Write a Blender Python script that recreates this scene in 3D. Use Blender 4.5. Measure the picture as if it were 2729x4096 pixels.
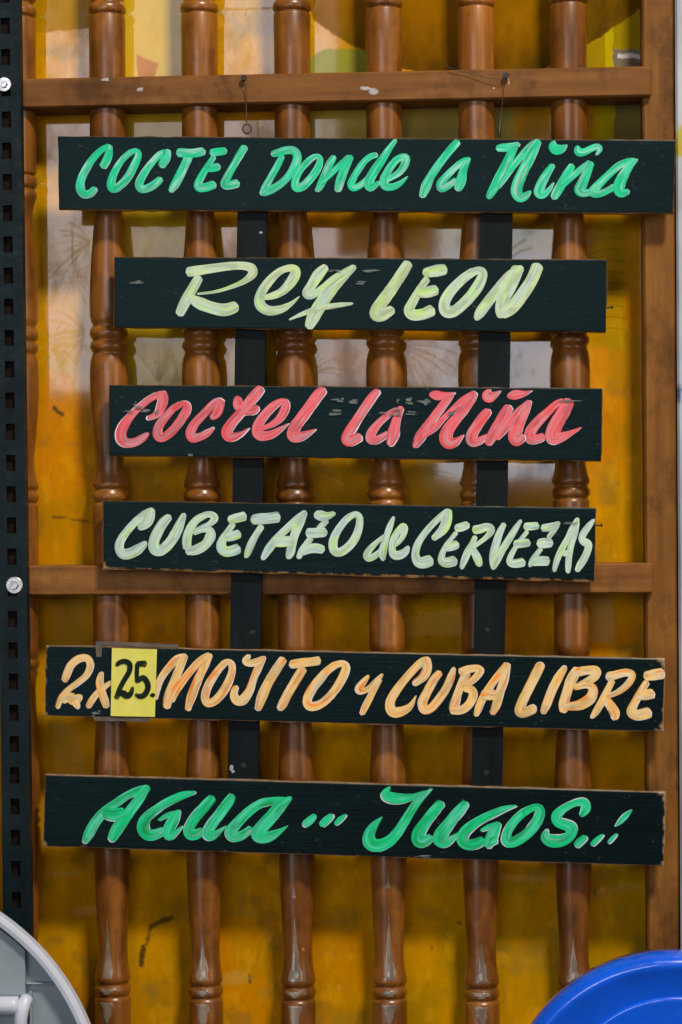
import bpy, math, random
import numpy as np

# ---------------------------------------------------------------- scene, camera
for o in list(bpy.data.objects):
    bpy.data.objects.remove(o)
scene = bpy.context.scene
COL = scene.collection
random.seed(7)
rng = np.random.default_rng(11)

W, H = 2729.0, 4096.0          # size of the photograph
S = 0.00035                    # metres per photo pixel on the screen's plane
D = 3.2                        # camera distance
YAW = math.radians(4.2)
ROLL = math.radians(0.35)
FPX = D / S
CAM = np.array([D * math.sin(YAW), -D * math.cos(YAW), 0.0])
FWD = -CAM / np.linalg.norm(CAM)
UP0 = np.array([0.0, 0.0, 1.0])
R0 = np.cross(FWD, UP0)
RIGHT = math.cos(ROLL) * R0 - math.sin(ROLL) * UP0
UPV = math.sin(ROLL) * R0 + math.cos(ROLL) * UP0

from mathutils import Matrix, Vector
cam_data = bpy.data.cameras.new("camera")
cam = bpy.data.objects.new("camera", cam_data)
COL.objects.link(cam)
m = Matrix.Identity(4)
for i in range(3):
    m[i][0] = RIGHT[i]; m[i][1] = UPV[i]; m[i][2] = -FWD[i]; m[i][3] = CAM[i]
cam.matrix_world = m
cam_data.sensor_fit = 'VERTICAL'
cam_data.sensor_height = 36.0
cam_data.lens = 36.0 * FPX / H
cam_data.clip_end = 100
cam_data.dof.use_dof = True
cam_data.dof.focus_distance = D - 0.055
cam_data.dof.aperture_fstop = 16
scene.camera = cam

scene.render.engine = 'CYCLES'
scene.view_settings.view_transform = 'Standard'
scene.view_settings.look = 'None'
scene.view_settings.exposure = 0.20
scene.view_settings.gamma = 1.0
scene.view_settings.use_curve_mapping = False
scene.cycles.max_bounces = 6
scene.cycles.sample_clamp_indirect = 6

# ---------------------------------------------------------------- world and lamps
world = bpy.data.worlds.new("World")
scene.world = world
world.use_nodes = True
wn = world.node_tree.nodes
wn["Background"].inputs[0].default_value = (1.0, 0.86, 0.68, 1)
wn["Background"].inputs[1].default_value = 0.035

def area(name, loc, target, sx, sy, radiance, color):
    ld = bpy.data.lights.new(name, 'AREA')
    ld.shape = 'RECTANGLE'
    ld.size = sx; ld.size_y = sy
    ld.color = color
    ld.energy = radiance * math.pi * sx * sy
    o = bpy.data.objects.new(name, ld)
    COL.objects.link(o)
    o.location = loc
    d = Vector(target) - Vector(loc)
    o.rotation_euler = d.to_track_quat('-Z', 'Y').to_euler()
    return o

# the bright street openings behind the photographer, mirrored in the varnished wall
area("street_daylight", (-1.16, -5.4, 1.52), (-1.16, 0, 1.52), 1.5, 1.1, 4.8, (0.90, 0.85, 0.90))
area("street_daylight", (-0.98, -5.4, 0.72), (-0.98, 0, 0.72), 1.9, 0.5, 4.8, (0.90, 0.85, 0.90))
area("street_daylight", (0.22, -5.4, 0.55), (0.22, 0, 0.55), 0.5, 0.86, 5.8, (0.84, 0.87, 1.0))
area("street_daylight", (0.22, -5.4, 1.18), (0.22, 0, 1.18), 0.5, 0.4, 5.0, (0.84, 0.9, 0.9))
# the paler pavement seen low between passers-by
area("street_pavement", (-2.6, -4.8, -1.1), (0, 0, -0.7), 1.7, 1.25, 3.0, (0.9, 0.94, 1.0))
# lamps of the place: one high in front to the right, one wide and soft at the right
area("ceiling_lamp", (1.7, -3.4, 4.3), (0, 0, -0.2), 0.9, 0.6, 176.0, (1.0, 0.90, 0.76))
area("right_lamp", (3.0, -2.6, 0.4), (0, 0, 0.0), 1.3, 2.2, 2.7, (1.0, 0.80, 0.62))

# ---------------------------------------------------------------- helpers
K = W / 1568.0                 # reading scale used for most measurements

def at(px, py, Y):
    """Photo pixel -> world point on the plane y = Y."""
    d = FWD * FPX + RIGHT * (px - W / 2) - UPV * (py - H / 2)
    t = (Y - CAM[1]) / d[1]
    return CAM + d * t

def atf(x, y, Y):
    return at(x * K, y * K, Y)

def at_arr(px, py, Y):
    px = np.asarray(px, float); py = np.asarray(py, float)
    d = FWD[None] * FPX + RIGHT[None] * (px - W / 2)[:, None] - UPV[None] * (py - H / 2)[:, None]
    t = (Y - CAM[1]) / d[:, 1]
    return CAM[None] + d * t[:, None]

def lin(c):
    c = np.asarray(c, float) / 255.0
    return np.where(c <= 0.04045, c / 12.92, ((c + 0.055) / 1.055) ** 2.4)

def hash2(ix, iy, seed):
    v = np.sin(ix * 127.1 + iy * 311.7 + seed * 74.7) * 43758.5453
    return v - np.floor(v)

def vnoise(x, y, seed=0):
    x = np.asarray(x, float); y = np.asarray(y, float)
    ix = np.floor(x); iy = np.floor(y)
    fx = x - ix; fy = y - iy
    fx = fx * fx * (3 - 2 * fx); fy = fy * fy * (3 - 2 * fy)
    a = hash2(ix, iy, seed); b = hash2(ix + 1, iy, seed)
    c = hash2(ix, iy + 1, seed); d = hash2(ix + 1, iy + 1, seed)
    return (a * (1 - fx) + b * fx) * (1 - fy) + (c * (1 - fx) + d * fx) * fy

def fbm(x, y, seed=0, oct=4):
    s = 0; a = 0.5; t = 0
    for i in range(oct):
        s = s + a * vnoise(x * 2 ** i, y * 2 ** i, seed + i * 13); t += a; a *= 0.5
    return s / t

def smooth(a, b, x):
    t = np.clip((x - a) / (b - a), 0, 1)
    return t * t * (3 - 2 * t)

def tag(o, label=None, cat=None, group=None, kind=None):
    if label: o['label'] = label
    if cat: o['category'] = cat
    if group: o['group'] = group
    if kind: o['kind'] = kind
    return o

def empty(name, loc, label, cat, group=None):
    o = bpy.data.objects.new(name, None)
    o.empty_display_size = 0.05
    COL.objects.link(o)
    o.location = loc
    tag(o, label, cat, group)
    return o

def mesh_obj(name, verts, faces, mat, parent=None, colors=None, smooth_shade=False, label=None):
    """verts are world coordinates; the object sits at its parent's origin."""
    me = bpy.data.meshes.new(name)
    v = np.asarray(verts, float)
    off = np.zeros(3)
    if parent is not None:
        p = parent
        while p is not None:
            off = off + np.array(p.location); p = p.parent
    me.from_pydata((v - off).tolist(), [], faces)
    if colors is not None:
        ca = me.color_attributes.new("Col", 'FLOAT_COLOR', 'POINT')
        c = np.ones((len(v), 4)); c[:, :np.shape(colors)[1]] = colors
        ca.data.foreach_set("color", c.ravel())
    me.materials.append(mat)
    if smooth_shade:
        me.polygons.foreach_set("use_smooth", [True] * len(me.polygons))
    me.update()
    o = bpy.data.objects.new(name, me)
    COL.objects.link(o)
    if parent is not None:
        o.parent = parent
    if label: o['label'] = label
    return o

def box_vf(x0, x1, y0, y1, z0, z1, bev=0.002):
    """A box with chamfered edges."""
    vs = []; fs = []
    b = bev
    X = [(x0, x0 + b), (x1, x1 - b)]; Y = [(y0, y0 + b), (y1, y1 - b)]; Z = [(z0, z0 + b), (z1, z1 - b)]
    idx = {}
    for i in (0, 1):
        for j in (0, 1):
            for k in (0, 1):
                idx[(i, j, k, 0)] = len(vs); vs.append((X[i][0], Y[j][1], Z[k][1]))
                idx[(i, j, k, 1)] = len(vs); vs.append((X[i][1], Y[j][0], Z[k][1]))
                idx[(i, j, k, 2)] = len(vs); vs.append((X[i][1], Y[j][1], Z[k][0]))
    q = lambda *a: fs.append([idx[t] for t in a])
    for i in (0, 1): q((i,0,0,0),(i,1,0,0),(i,1,1,0),(i,0,1,0))
    for j in (0, 1): q((0,j,0,1),(1,j,0,1),(1,j,1,1),(0,j,1,1))
    for k in (0, 1): q((0,0,k,2),(1,0,k,2),(1,1,k,2),(0,1,k,2))
    for i in (0, 1):
        for j in (0, 1): q((i,j,0,0),(i,j,1,0),(i,j,1,1),(i,j,0,1))
    for i in (0, 1):
        for k in (0, 1): q((i,0,k,0),(i,1,k,0),(i,1,k,2),(i,0,k,2))
    for j in (0, 1):
        for k in (0, 1): q((0,j,k,1),(1,j,k,1),(1,j,k,2),(0,j,k,2))
    for i in (0, 1):
        for j in (0, 1):
            for k in (0, 1): fs.append([idx[(i,j,k,0)], idx[(i,j,k,1)], idx[(i,j,k,2)]])
    return vs, fs

def fix_normals(o):
    import bmesh
    bm = bmesh.new(); bm.from_mesh(o.data)
    bmesh.ops.recalc_face_normals(bm, faces=bm.faces)
    bm.to_mesh(o.data); bm.free()
    return o

def tube_vf(pts, rad, n=10, cap=True):
    pts = np.asarray(pts, float)
    rad = np.broadcast_to(np.asarray(rad, float), (len(pts),))
    vs = []; fs = []
    t = np.gradient(pts, axis=0)
    ref = np.array([0.13, 0.9, 0.31])
    for i, p in enumerate(pts):
        d = t[i] / (np.linalg.norm(t[i]) + 1e-12)
        a = np.cross(d, ref); a /= np.linalg.norm(a); b = np.cross(d, a)
        for k in range(n):
            th = 2 * math.pi * k / n
            vs.append(p + rad[i] * (math.cos(th) * a + math.sin(th) * b))
    for i in range(len(pts) - 1):
        for k in range(n):
            fs.append([i*n+k, i*n+(k+1) % n, (i+1)*n+(k+1) % n, (i+1)*n+k])
    if cap:
        fs.append(list(range(n))[::-1]); fs.append([(len(pts)-1)*n+k for k in range(n)])
    return vs, fs

def lathe_vf(profile, center, axis='Z', n=40, tilt=None):
    """profile: (radius, height) along the axis."""
    vs = []; fs = []
    for r, h in profile:
        for k in range(n):
            th = 2 * math.pi * k / n
            c, s = r * math.cos(th), r * math.sin(th)
            vs.append((c, s, h) if axis == 'Z' else (c, h, s))
    vs = np.array(vs)
    if tilt is not None:
        vs = vs @ np.array(tilt.to_3x3()).T
    vs = vs + np.asarray(center)[None]
    for i in range(len(profile) - 1):
        for k in range(n):
            fs.append([i*n+k, i*n+(k+1) % n, (i+1)*n+(k+1) % n, (i+1)*n+k])
    return vs, fs

def catmull(P, step):
    """Smooth curve through the rows of P, resampled to about `step`."""
    P = np.asarray(P, float)
    Q = np.vstack([2 * P[0] - P[1], P, 2 * P[-1] - P[-2]])
    out = []
    for i in range(1, len(Q) - 2):
        p0, p1, p2, p3 = Q[i-1], Q[i], Q[i+1], Q[i+2]
        n = max(2, int(np.hypot(*(p2 - p1)[:2]) / step))
        for j in range(n):
            t = j / n
            out.append(0.5 * ((2*p1) + (-p0+p2)*t + (2*p0-5*p1+4*p2-p3)*t*t + (-p0+3*p1-3*p2+p3)*t**3))
    out.append(P[-1])
    return np.array(out)

# ---------------------------------------------------------------- materials
def new_mat(name):
    mt = bpy.data.materials.new(name); mt.use_nodes = True
    nt = mt.node_tree
    return mt, nt, nt.nodes["Principled BSDF"]

def N(nt, t, **kw):
    n = nt.nodes.new(t)
    for k, v in kw.items():
        if hasattr(n, k): setattr(n, k, v)
    return n

def ramp(nt, stops):
    r = nt.nodes.new('ShaderNodeValToRGB')
    e = r.color_ramp.elements
    while len(e) < len(stops): e.new(0.5)
    for i, (p, c) in enumerate(stops):
        e[i].position = p
        e[i].color = (*c, 1) if len(c) == 3 else c
    return r

def bump(nt, bsdf, height_socket, strength, dist=0.001):
    b = nt.nodes.new('ShaderNodeBump')
    b.inputs['Strength'].default_value = strength
    b.inputs['Distance'].default_value = dist
    nt.links.new(height_socket, b.inputs['Height'])
    nt.links.new(b.outputs[0], bsdf.inputs['Normal'])
    return b

def coords(nt, scale):
    tc = nt.nodes.new('ShaderNodeNewGeometry')
    mp = nt.nodes.new('ShaderNodeMapping')
    mp.inputs['Scale'].default_value = scale
    nt.links.new(tc.outputs['Position'], mp.inputs['Vector'])
    return mp.outputs[0]

def noise(nt, vec, scale, detail=4, rough=0.55):
    n = nt.nodes.new('ShaderNodeTexNoise')
    n.inputs['Scale'].default_value = scale
    n.inputs['Detail'].default_value = detail
    n.inputs['Roughness'].default_value = rough
    nt.links.new(vec, n.inputs['Vector'])
    return n.outputs['Fac']

def wood_mat(name, dark, mid, light, grain, rough, coat, coat_rough):
    mt, nt, b = new_mat(name)
    v = coords(nt, grain)
    f = noise(nt, v, 1.0, 6, 0.6)
    f2 = noise(nt, coords(nt, (9, 9, 9)), 1.0, 3, 0.5)
    mx = N(nt, 'ShaderNodeMath', operation='ADD'); 
    mu = N(nt, 'ShaderNodeMath', operation='MULTIPLY'); mu.inputs[1].default_value = 0.6
    nt.links.new(f2, mu.inputs[0]); nt.links.new(f, mx.inputs[0]); nt.links.new(mu.outputs[0], mx.inputs[1])
    sc = N(nt, 'ShaderNodeMath', operation='MULTIPLY'); sc.inputs[1].default_value = 0.62
    nt.links.new(mx.outputs[0], sc.inputs[0])
    r = ramp(nt, [(0.3, dark), (0.5, mid), (0.72, light)])
    nt.links.new(sc.outputs[0], r.inputs[0])
    # grime, each piece its own tone
    g = noise(nt, coords(nt, (14, 14, 10)), 1.0, 6, 0.7)
    gr = ramp(nt, [(0.36, (0.42, 0.38, 0.36)), (0.52, (1, 1, 1)), (0.75, (1.15, 1.15, 1.15))])
    nt.links.new(g, gr.inputs[0])
    m1 = N(nt, 'ShaderNodeMix', data_type='RGBA', blend_type='MULTIPLY'); m1.inputs['Factor'].default_value = 0.8
    nt.links.new(r.outputs[0], m1.inputs['A']); nt.links.new(gr.outputs[0], m1.inputs['B'])
    oi = N(nt, 'ShaderNodeObjectInfo')
    tr = ramp(nt, [(0.0, (0.78, 0.74, 0.7)), (1.0, (1.12, 1.1, 1.08))])
    nt.links.new(oi.outputs['Random'], tr.inputs[0])
    m2 = N(nt, 'ShaderNodeMix', data_type='RGBA', blend_type='MULTIPLY'); m2.inputs['Factor'].default_value = 1.0
    nt.links.new(m1.outputs['Result'], m2.inputs['A']); nt.links.new(tr.outputs[0], m2.inputs['B'])
    # small chips down to the pale wood
    ch = noise(nt, coords(nt, (45, 45, 30)), 1.0, 3, 0.7)
    cm = ramp(nt, [(0.735, (0, 0, 0)), (0.75, (1, 1, 1))])
    nt.links.new(ch, cm.inputs[0])
    m3 = N(nt, 'ShaderNodeMix', data_type='RGBA'); m3.inputs['B'].default_value = (0.45, 0.3, 0.16, 1)
    nt.links.new(cm.outputs[0], m3.inputs['Factor']); nt.links.new(m2.outputs['Result'], m3.inputs['A'])
    nt.links.new(m3.outputs['Result'], b.inputs['Base Color'])
    rr = N(nt, 'ShaderNodeMapRange'); rr.inputs['To Min'].default_value = coat_rough * 1.7; rr.inputs['To Max'].default_value = coat_rough * 0.6
    nt.links.new(g, rr.inputs['Value']); nt.links.new(rr.outputs[0], b.inputs['Coat Roughness'])
    b.inputs['Roughness'].default_value = rough
    b.inputs['Coat Weight'].default_value = coat
    b.inputs['Coat Roughness'].default_value = coat_rough
    b.inputs['Specular IOR Level'].default_value = 0.2
    bump(nt, b, f, 0.25, 0.0006)
    return mt

M_BAL = wood_mat("varnished_turned_wood", (0.10, 0.031, 0.004), (0.24, 0.086, 0.011), (0.39, 0.165, 0.028), (60, 60, 5), 0.42, 0.85, 0.25)
M_RAIL = wood_mat("worn_rail_wood", (0.11, 0.043, 0.009), (0.20, 0.083, 0.018), (0.30, 0.14, 0.036), (6, 70, 70), 0.6, 0.05, 0.4)
M_POST = wood_mat("worn_post_wood", (0.11, 0.044, 0.007), (0.20, 0.083, 0.013), (0.29, 0.135, 0.026), (70, 70, 5), 0.6, 0.05, 0.4)
M_STRAP, nt, b = new_mat("black_painted_lath")
f = noise(nt, coords(nt, (40, 40, 6)), 1.0, 5)
r = ramp(nt, [(0.35, (0.003, 0.006, 0.008)), (0.75, (0.006, 0.012, 0.016))])
nt.links.new(f, r.inputs[0]); nt.links.new(r.outputs[0], b.inputs['Base Color'])
b.inputs['Roughness'].default_value = 0.55
b.inputs['Specular IOR Level'].default_value = 0.12
bump(nt, b, f, 0.3, 0.0006)

def attr_mat(name, rough, spec, bump_scale, bump_str, coat=0.0, tint=(1, 1, 1), alpha=False):
    mt, nt, b = new_mat(name)
    a = N(nt, 'ShaderNodeAttribute'); a.attribute_name = "Col"
    nt.links.new(a.outputs['Color'], b.inputs['Base Color'])
    b.inputs['Roughness'].default_value = rough
    b.inputs['Specular IOR Level'].default_value = spec
    b.inputs['Coat Weight'].default_value = coat
    b.inputs['Specular Tint'].default_value = (*tint, 1)
    f = noise(nt, coords(nt, bump_scale), 1.0, 5, 0.6)
    if alpha: nt.links.new(a.outputs['Alpha'], b.inputs['Alpha'])
    bump(nt, b, f, bump_str, 0.0006)
    return mt

M_BOARD = attr_mat("black_board_paint", 0.42, 0.22, (14, 140, 260), 0.6, 0.0, (0.45, 0.9, 1.0))
M_LETTER = attr_mat("brushed_enamel_paint", 0.6, 0.12, (25, 140, 240), 0.2, alpha=True)
M_PAPER = attr_mat("yellow_paper", 0.7, 0.3, (150, 150, 150), 0.2)

# glossy ochre wall
M_WALL, nt, b = new_mat("glossy_ochre_wall")
a = N(nt, 'ShaderNodeAttribute'); a.attribute_name = "Col"
f = noise(nt, coords(nt, (5, 5, 4)), 1.0, 6, 0.6)
f2 = noise(nt, coords(nt, (160, 160, 160)), 1.0, 3, 0.6)
r = ramp(nt, [(0.3, (0.8, 0.86, 0.8)), (0.5, (1, 1, 1)), (0.72, (1.1, 1.0, 1.1))])
nt.links.new(f, r.inputs[0])
mx = N(nt, 'ShaderNodeMix', data_type='RGBA', blend_type='MULTIPLY')
mx.inputs['Factor'].default_value = 1.0
nt.links.new(a.outputs['Color'], mx.inputs['A']); nt.links.new(r.outputs[0], mx.inputs['B'])
nt.links.new(mx.outputs['Result'], b.inputs['Base Color'])
b.inputs['Roughness'].default_value = 0.8
b.inputs['Specular IOR Level'].default_value = 0.0
b.inputs['Coat Weight'].default_value = 1.0
b.inputs['Coat IOR'].default_value = 1.55
# the varnish is uneven: streaky brushwork and dull patches
g1 = noise(nt, coords(nt, (16, 16, 9)), 1.0, 5, 0.65)
cw = ramp(nt, [(0.36, (0.4, 0.4, 0.4)), (0.5, (1, 1, 1))])
ag = N(nt, 'ShaderNodeAttribute'); ag.attribute_name = "Gloss"
gm = N(nt, 'ShaderNodeMath', operation='MULTIPLY')
nt.links.new(g1, cw.inputs[0]); nt.links.new(cw.outputs[0], gm.inputs[0]); nt.links.new(ag.outputs['Fac'], gm.inputs[1])
nt.links.new(gm.outputs[0], b.inputs['Coat Weight'])
cr = ramp(nt, [(0.35, (0.06, 0.06, 0.06)), (0.65, (0.03, 0.03, 0.03))])
nt.links.new(g1, cr.inputs[0]); nt.links.new(cr.outputs[0], b.inputs['Coat Roughness'])
bump(nt, b, f2, 0.06, 0.0004)

def plain(name, color, rough, metal=0.0, spec=0.5, coat=0.0, nscale=None, var=0.25, coat_rough=0.1):
    mt, nt, b = new_mat(name)
    c = np.array(color)
    f = noise(nt, coords(nt, (nscale or (30, 30, 30))), 1.0, 5)
    r = ramp(nt, [(0.3, tuple(c * (1 - var))), (0.7, tuple(np.minimum(c * (1 + var), 1)))])
    nt.links.new(f, r.inputs[0]); nt.links.new(r.outputs[0], b.inputs['Base Color'])
    b.inputs['Roughness'].default_value = rough
    b.inputs['Metallic'].default_value = metal
    b.inputs['Specular IOR Level'].default_value = spec
    b.inputs['Coat Weight'].default_value = coat
    b.inputs['Coat Roughness'].default_value = coat_rough
    f3 = noise(nt, coords(nt, (55, 55, 90)), 1.0, 6, 0.7)
    mr = N(nt, 'ShaderNodeMapRange'); mr.inputs['From Min'].default_value = 0.35; mr.inputs['From Max'].default_value = 0.7
    mr.inputs['To Min'].default_value = rough * 0.75; mr.inputs['To Max'].default_value = min(1.0, rough * 1.5)
    nt.links.new(f3, mr.inputs['Value']); nt.links.new(mr.outputs[0], b.inputs['Roughness'])
    bump(nt, b, f, 0.1, 0.0004)
    return mt

M_IRON = plain("dark_painted_steel", (0.003, 0.011, 0.015), 0.45, 0.0, 0.16, nscale=(40, 40, 10), var=0.35)
M_GREY_PATCH = plain("grey_varnish", (0.22, 0.17, 0.13), 0.22, 0.0, 0.6, coat=0.8, nscale=(70, 70, 25), var=0.45, coat_rough=0.15)
M_SLOT_SHADE = plain("dark_slot_shade", (0.010, 0.006, 0.005), 0.8, 0.0, 0.1, nscale=(60, 60, 60), var=0.6)  # shade colour for the strip behind the slots
M_ZINC = plain("zinc_bolt", (0.62, 0.65, 0.66), 0.3, 0.85, var=0.3, nscale=(300, 300, 300))
M_NAIL = plain("rusty_nail", (0.02, 0.017, 0.015), 0.6, 0.3)
M_WIRE = plain("grey_wire", (0.05, 0.06, 0.06), 0.5, 0.5)
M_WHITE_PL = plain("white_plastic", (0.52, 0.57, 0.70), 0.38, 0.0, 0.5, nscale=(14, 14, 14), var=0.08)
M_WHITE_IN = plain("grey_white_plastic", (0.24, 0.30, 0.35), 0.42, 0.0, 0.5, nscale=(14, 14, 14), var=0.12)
M_BLUE = plain("blue_plastic", (0.002, 0.105, 0.82), 0.25, 0.0, 0.5, coat=1.0, nscale=(12, 12, 12), var=0.12, coat_rough=0.06)
M_FLECK = plain("white_paint_fleck", (0.36, 0.35, 0.36), 0.6, nscale=(200, 200, 200), var=0.2)
M_TAPE = plain("dull_tape", (0.11, 0.085, 0.066), 0.5, nscale=(80, 80, 80), var=0.3)

M_WHITE_WALL, nt, b = new_mat("white_painted_plaster")
f = noise(nt, coords(nt, (25, 25, 6)), 1.0, 5, 0.65)
r = ramp(nt, [(0.3, (0.22, 0.25, 0.29)), (0.62, (0.44, 0.48, 0.55))])
nt.links.new(f, r.inputs[0])
# smears of yellow and blue paint
sx = N(nt, 'ShaderNodeSeparateXYZ'); geo = N(nt, 'ShaderNodeNewGeometry')
nt.links.new(geo.outputs['Position'], sx.inputs[0])
def band(z, half):
    d = N(nt, 'ShaderNodeMath', operation='SUBTRACT'); d.inputs[1].default_value = z
    nt.links.new(sx.outputs['Z'], d.inputs[0])
    ab = N(nt, 'ShaderNodeMath', operation='ABSOLUTE'); nt.links.new(d.outputs[0], ab.inputs[0])
    nz = N(nt, 'ShaderNodeMath', operation='MULTIPLY_ADD'); nz.inputs[1].default_value = 0.12
    nt.links.new(noise(nt, coords(nt, (60, 60, 30)), 1.0, 4), nz.inputs[0]); nt.links.new(ab.outputs[0], nz.inputs[2])
    mr = N(nt, 'ShaderNodeMapRange'); mr.inputs['From Min'].default_value = half + 0.06
    mr.inputs['From Max'].default_value = half + 0.045
    nt.links.new(nz.outputs[0], mr.inputs['Value'])
    return mr.outputs[0]
m1 = N(nt, 'ShaderNodeMix', data_type='RGBA'); m1.inputs['B'].default_value = (0.42, 0.36, 0.03, 1)
nt.links.new(band(0.5, 0.03), m1.inputs['Factor']); nt.links.new(r.outputs[0], m1.inputs['A'])
m2 = N(nt, 'ShaderNodeMix', data_type='RGBA'); m2.inputs['B'].default_value = (0.06, 0.12, 0.25, 1)
nt.links.new(band(0.165, 0.02), m2.inputs['Factor']); nt.links.new(m1.outputs['Result'], m2.inputs['A'])
nt.links.new(m2.outputs['Result'], b.inputs['Base Color'])
b.inputs['Roughness'].default_value = 0.6
bump(nt, b, f, 0.4, 0.001)

# ---------------------------------------------------------------- depths of the layers
Y_WALL = 0.036
Y_RAIL0, Y_RAIL1 = -0.033, 0.033
Y_POST0, Y_POST1 = -0.021, 0.030
Y_STRAP0, Y_STRAP1 = -0.0445, -0.0345
Y_SIGN0, Y_SIGN1 = -0.0565, -0.0448
Y_IRON = -0.052

# ---------------------------------------------------------------- wall
gx = np.r_[np.linspace(-0.80, -0.57, 12)[:-1], np.linspace(-0.57, 0.5, 620), np.linspace(0.5, 0.56, 5)[1:]]
gz = np.r_[np.linspace(-0.98, -0.79, 10)[:-1], np.linspace(-0.79, 0.79, 900), np.linspace(0.79, 0.98, 10)[1:]]
XX, ZZ = np.meshgrid(gx, gz)
P = np.c_[XX.ravel(), np.full(XX.size, Y_WALL), ZZ.ravel()]
rel = P - CAM[None]
dep = rel @ FWD
wx = (W / 2 + FPX * (rel @ RIGHT) / dep) / K
wy = (H / 2 - FPX * (rel @ UPV) / dep) / K
col = np.tile(lin((190, 132, 2)), (len(P), 1))
gloss = np.ones(len(P))
NP = len(P)
gloss *= 1 - 0.8 * smooth(1120, 1260, wy)
jx = wx + 9 * (fbm(wx / 22, wy / 22, 41, 3) - 0.5); jy = wy + 9 * (fbm(wx / 22, wy / 22, 43, 3) - 0.5)
def mix(mask, c, g=None):
    """Lay paint of colour c over the wall where mask is set; g is the gloss of that paint."""
    ii = np.where(mask > 0.003)[0]
    mk = mask[ii, None]
    col[ii] = col[ii] * (1 - mk) + (lin(c) if np.ndim(c) == 1 else c[ii]) * mk
    if g is not None: gloss[ii] = gloss[ii] * (1 - mask[ii]) + g * mask[ii]
# mottled old paint: orange, olive and greyish clouds
mix(0.55 * smooth(0.48, 0.72, fbm(wx / 200, wy / 240, 3)), (196, 116, 2))
mix(0.45 * smooth(0.48, 0.72, fbm(wx / 120, wy / 170, 17)), (138, 114, 8))
mix(0.45 * smooth(0.55, 0.75, fbm(wx / 70, wy / 60, 23)), (120, 100, 40))
mix(0.40 * smooth(0.56, 0.74, fbm(wx / 26, wy / 44, 29)), (206, 150, 20))
mix(0.18 * smooth(0.60, 0.76, fbm(wx / 9, wy / 12, 37)), (110, 84, 6))
def poly(pts, c, g=None, a=0.95):
    pts = np.array(pts, float)
    bb = (wx > pts[:, 0].min() - 12) & (wx < pts[:, 0].max() + 12) & (wy > pts[:, 1].min() - 12) & (wy < pts[:, 1].max() + 12)
    ii = np.where(bb)[0]
    x, y = jx[ii], jy[ii]
    ins = np.zeros(len(ii), bool); d = np.full(len(ii), 1e9)
    n = len(pts)
    for k in range(n):
        (x0, y0), (x1, y1) = pts[k], pts[(k + 1) % n]
        cr = (y0 > y) != (y1 > y)
        with np.errstate(divide='ignore', invalid='ignore'):
            ins ^= cr & (x < (x1 - x0) * (y - y0) / (y1 - y0 + 1e-12) + x0)
        t = np.clip(((x - x0) * (x1 - x0) + (y - y0) * (y1 - y0)) / ((x1 - x0) ** 2 + (y1 - y0) ** 2 + 1e-9), 0, 1)
        d = np.minimum(d, np.hypot(x - x0 - t * (x1 - x0), y - y0 - t * (y1 - y0)))
    sd = np.where(ins, d, -d)
    mk = np.zeros(NP); mk[ii] = a * smooth(-1.2, 1.2, sd) * (0.8 + 0.2 * fbm(wx[ii] / 18, wy[ii] / 30, 51))
    mix(mk, c, g)
def scuff_or_reflection(pts, w, c, a=0.9, g=None, rough=7):
    pts = catmull(np.array(pts, float), 2.0)
    bb = (wx > pts[:, 0].min() - 26) & (wx < pts[:, 0].max() + 26) & (wy > pts[:, 1].min() - 26) & (wy < pts[:, 1].max() + 26)
    ii = np.where(bb)[0]
    d = np.full(len(ii), 1e9)
    for q in pts:
        d = np.minimum(d, np.hypot(wx[ii] - q[0], wy[ii] - q[1]))
    d = d + rough * (fbm(wx[ii] / 7, wy[ii] / 7, 31) - 0.5)
    mk = np.zeros(NP); mk[ii] = a * smooth(w, w * 0.35, d)
    mix(mk, c, g)
poly([(70, -40), (216, -40), (216, 66), (104, 74), (70, 74)], (160, 116, 4), 0.06)  # corner without reflection, painted in as plain ochre
# reflections painted into wall colour and gloss: pale yellow patches, dark awning, palms
poly([(284, -30), (428, -30), (432, 890), (286, 890)], (200, 168, 44), 0.42, 0.8)
poly([(104, 500), (214, 500), (210, 862), (110, 850)], (182, 140, 70), 0.85, 0.6)
poly([(108, 690), (150, 705), (192, 755), (110, 765)], (206, 150, 110), 0.8, 0.7)
tt = np.clip(0.9 * smooth(40, 165, wy + 30 * (fbm(wx / 60, wy / 60, 61) - .5)) + 0.9 * smooth(1230, 1400, wx), 0, 1)[:, None]
AWNING_REFLECTION = lin((112, 74, 4))[None] * (1 - tt) + lin((40, 32, 9))[None] * tt  # dark awning reflection painted as a colour gradient
poly([(690, -40), (720, 45), (760, 75), (800, 100), (835, 118), (900, 152), (980, 170), (1100, 176), (1220, 164), (1300, 137), (1350, 105), (1420, 62), (1475, 15), (1510, -40)], AWNING_REFLECTION, 0.08)
#poly([(930, 60), (980, 172), (1100, 180), (1222, 168), (1300, 139), (1350, 107), (1475, 17), (1510, -40), (1330, -40), (1290, 60), (1180, 96), (1060, 90)], (66, 50, 10), 0.08, 0.75)
#poly([(1330, 120), (1475, 15), (1500, -40), (1320, -40)], (44, 36, 14), 0.05, 0.8)
poly([(700, 150), (745, 112), (838, 118), (870, 180), (700, 180)], (128, 134, 52), 0.35)
poly([(1350, 107), (1476, 17), (1478, 112), (1412, 114), (1408, 182), (1340, 182)], (128, 114, 8), 0.2)
poly([(1391, 78), (1410, 66), (1410, 182), (1391, 182)], (168, 150, 12), 0.3)
poly([(1410, 112), (1478, 112), (1478, 182), (1410, 182)], (84, 92, 92), 0.3)
poly([(1422, 122), (1474, 124), (1474, 135), (1422, 134)], (190, 190, 196), 0.5)
poly([(700, 240), (850, 240), (850, 320), (715, 320)], (178, 166, 84), 0.6, 0.7)
poly([(920, 240), (1060, 240), (1180, 250), (1180, 320), (920, 320)], (120, 132, 76), 0.6, 0.7)
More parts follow.
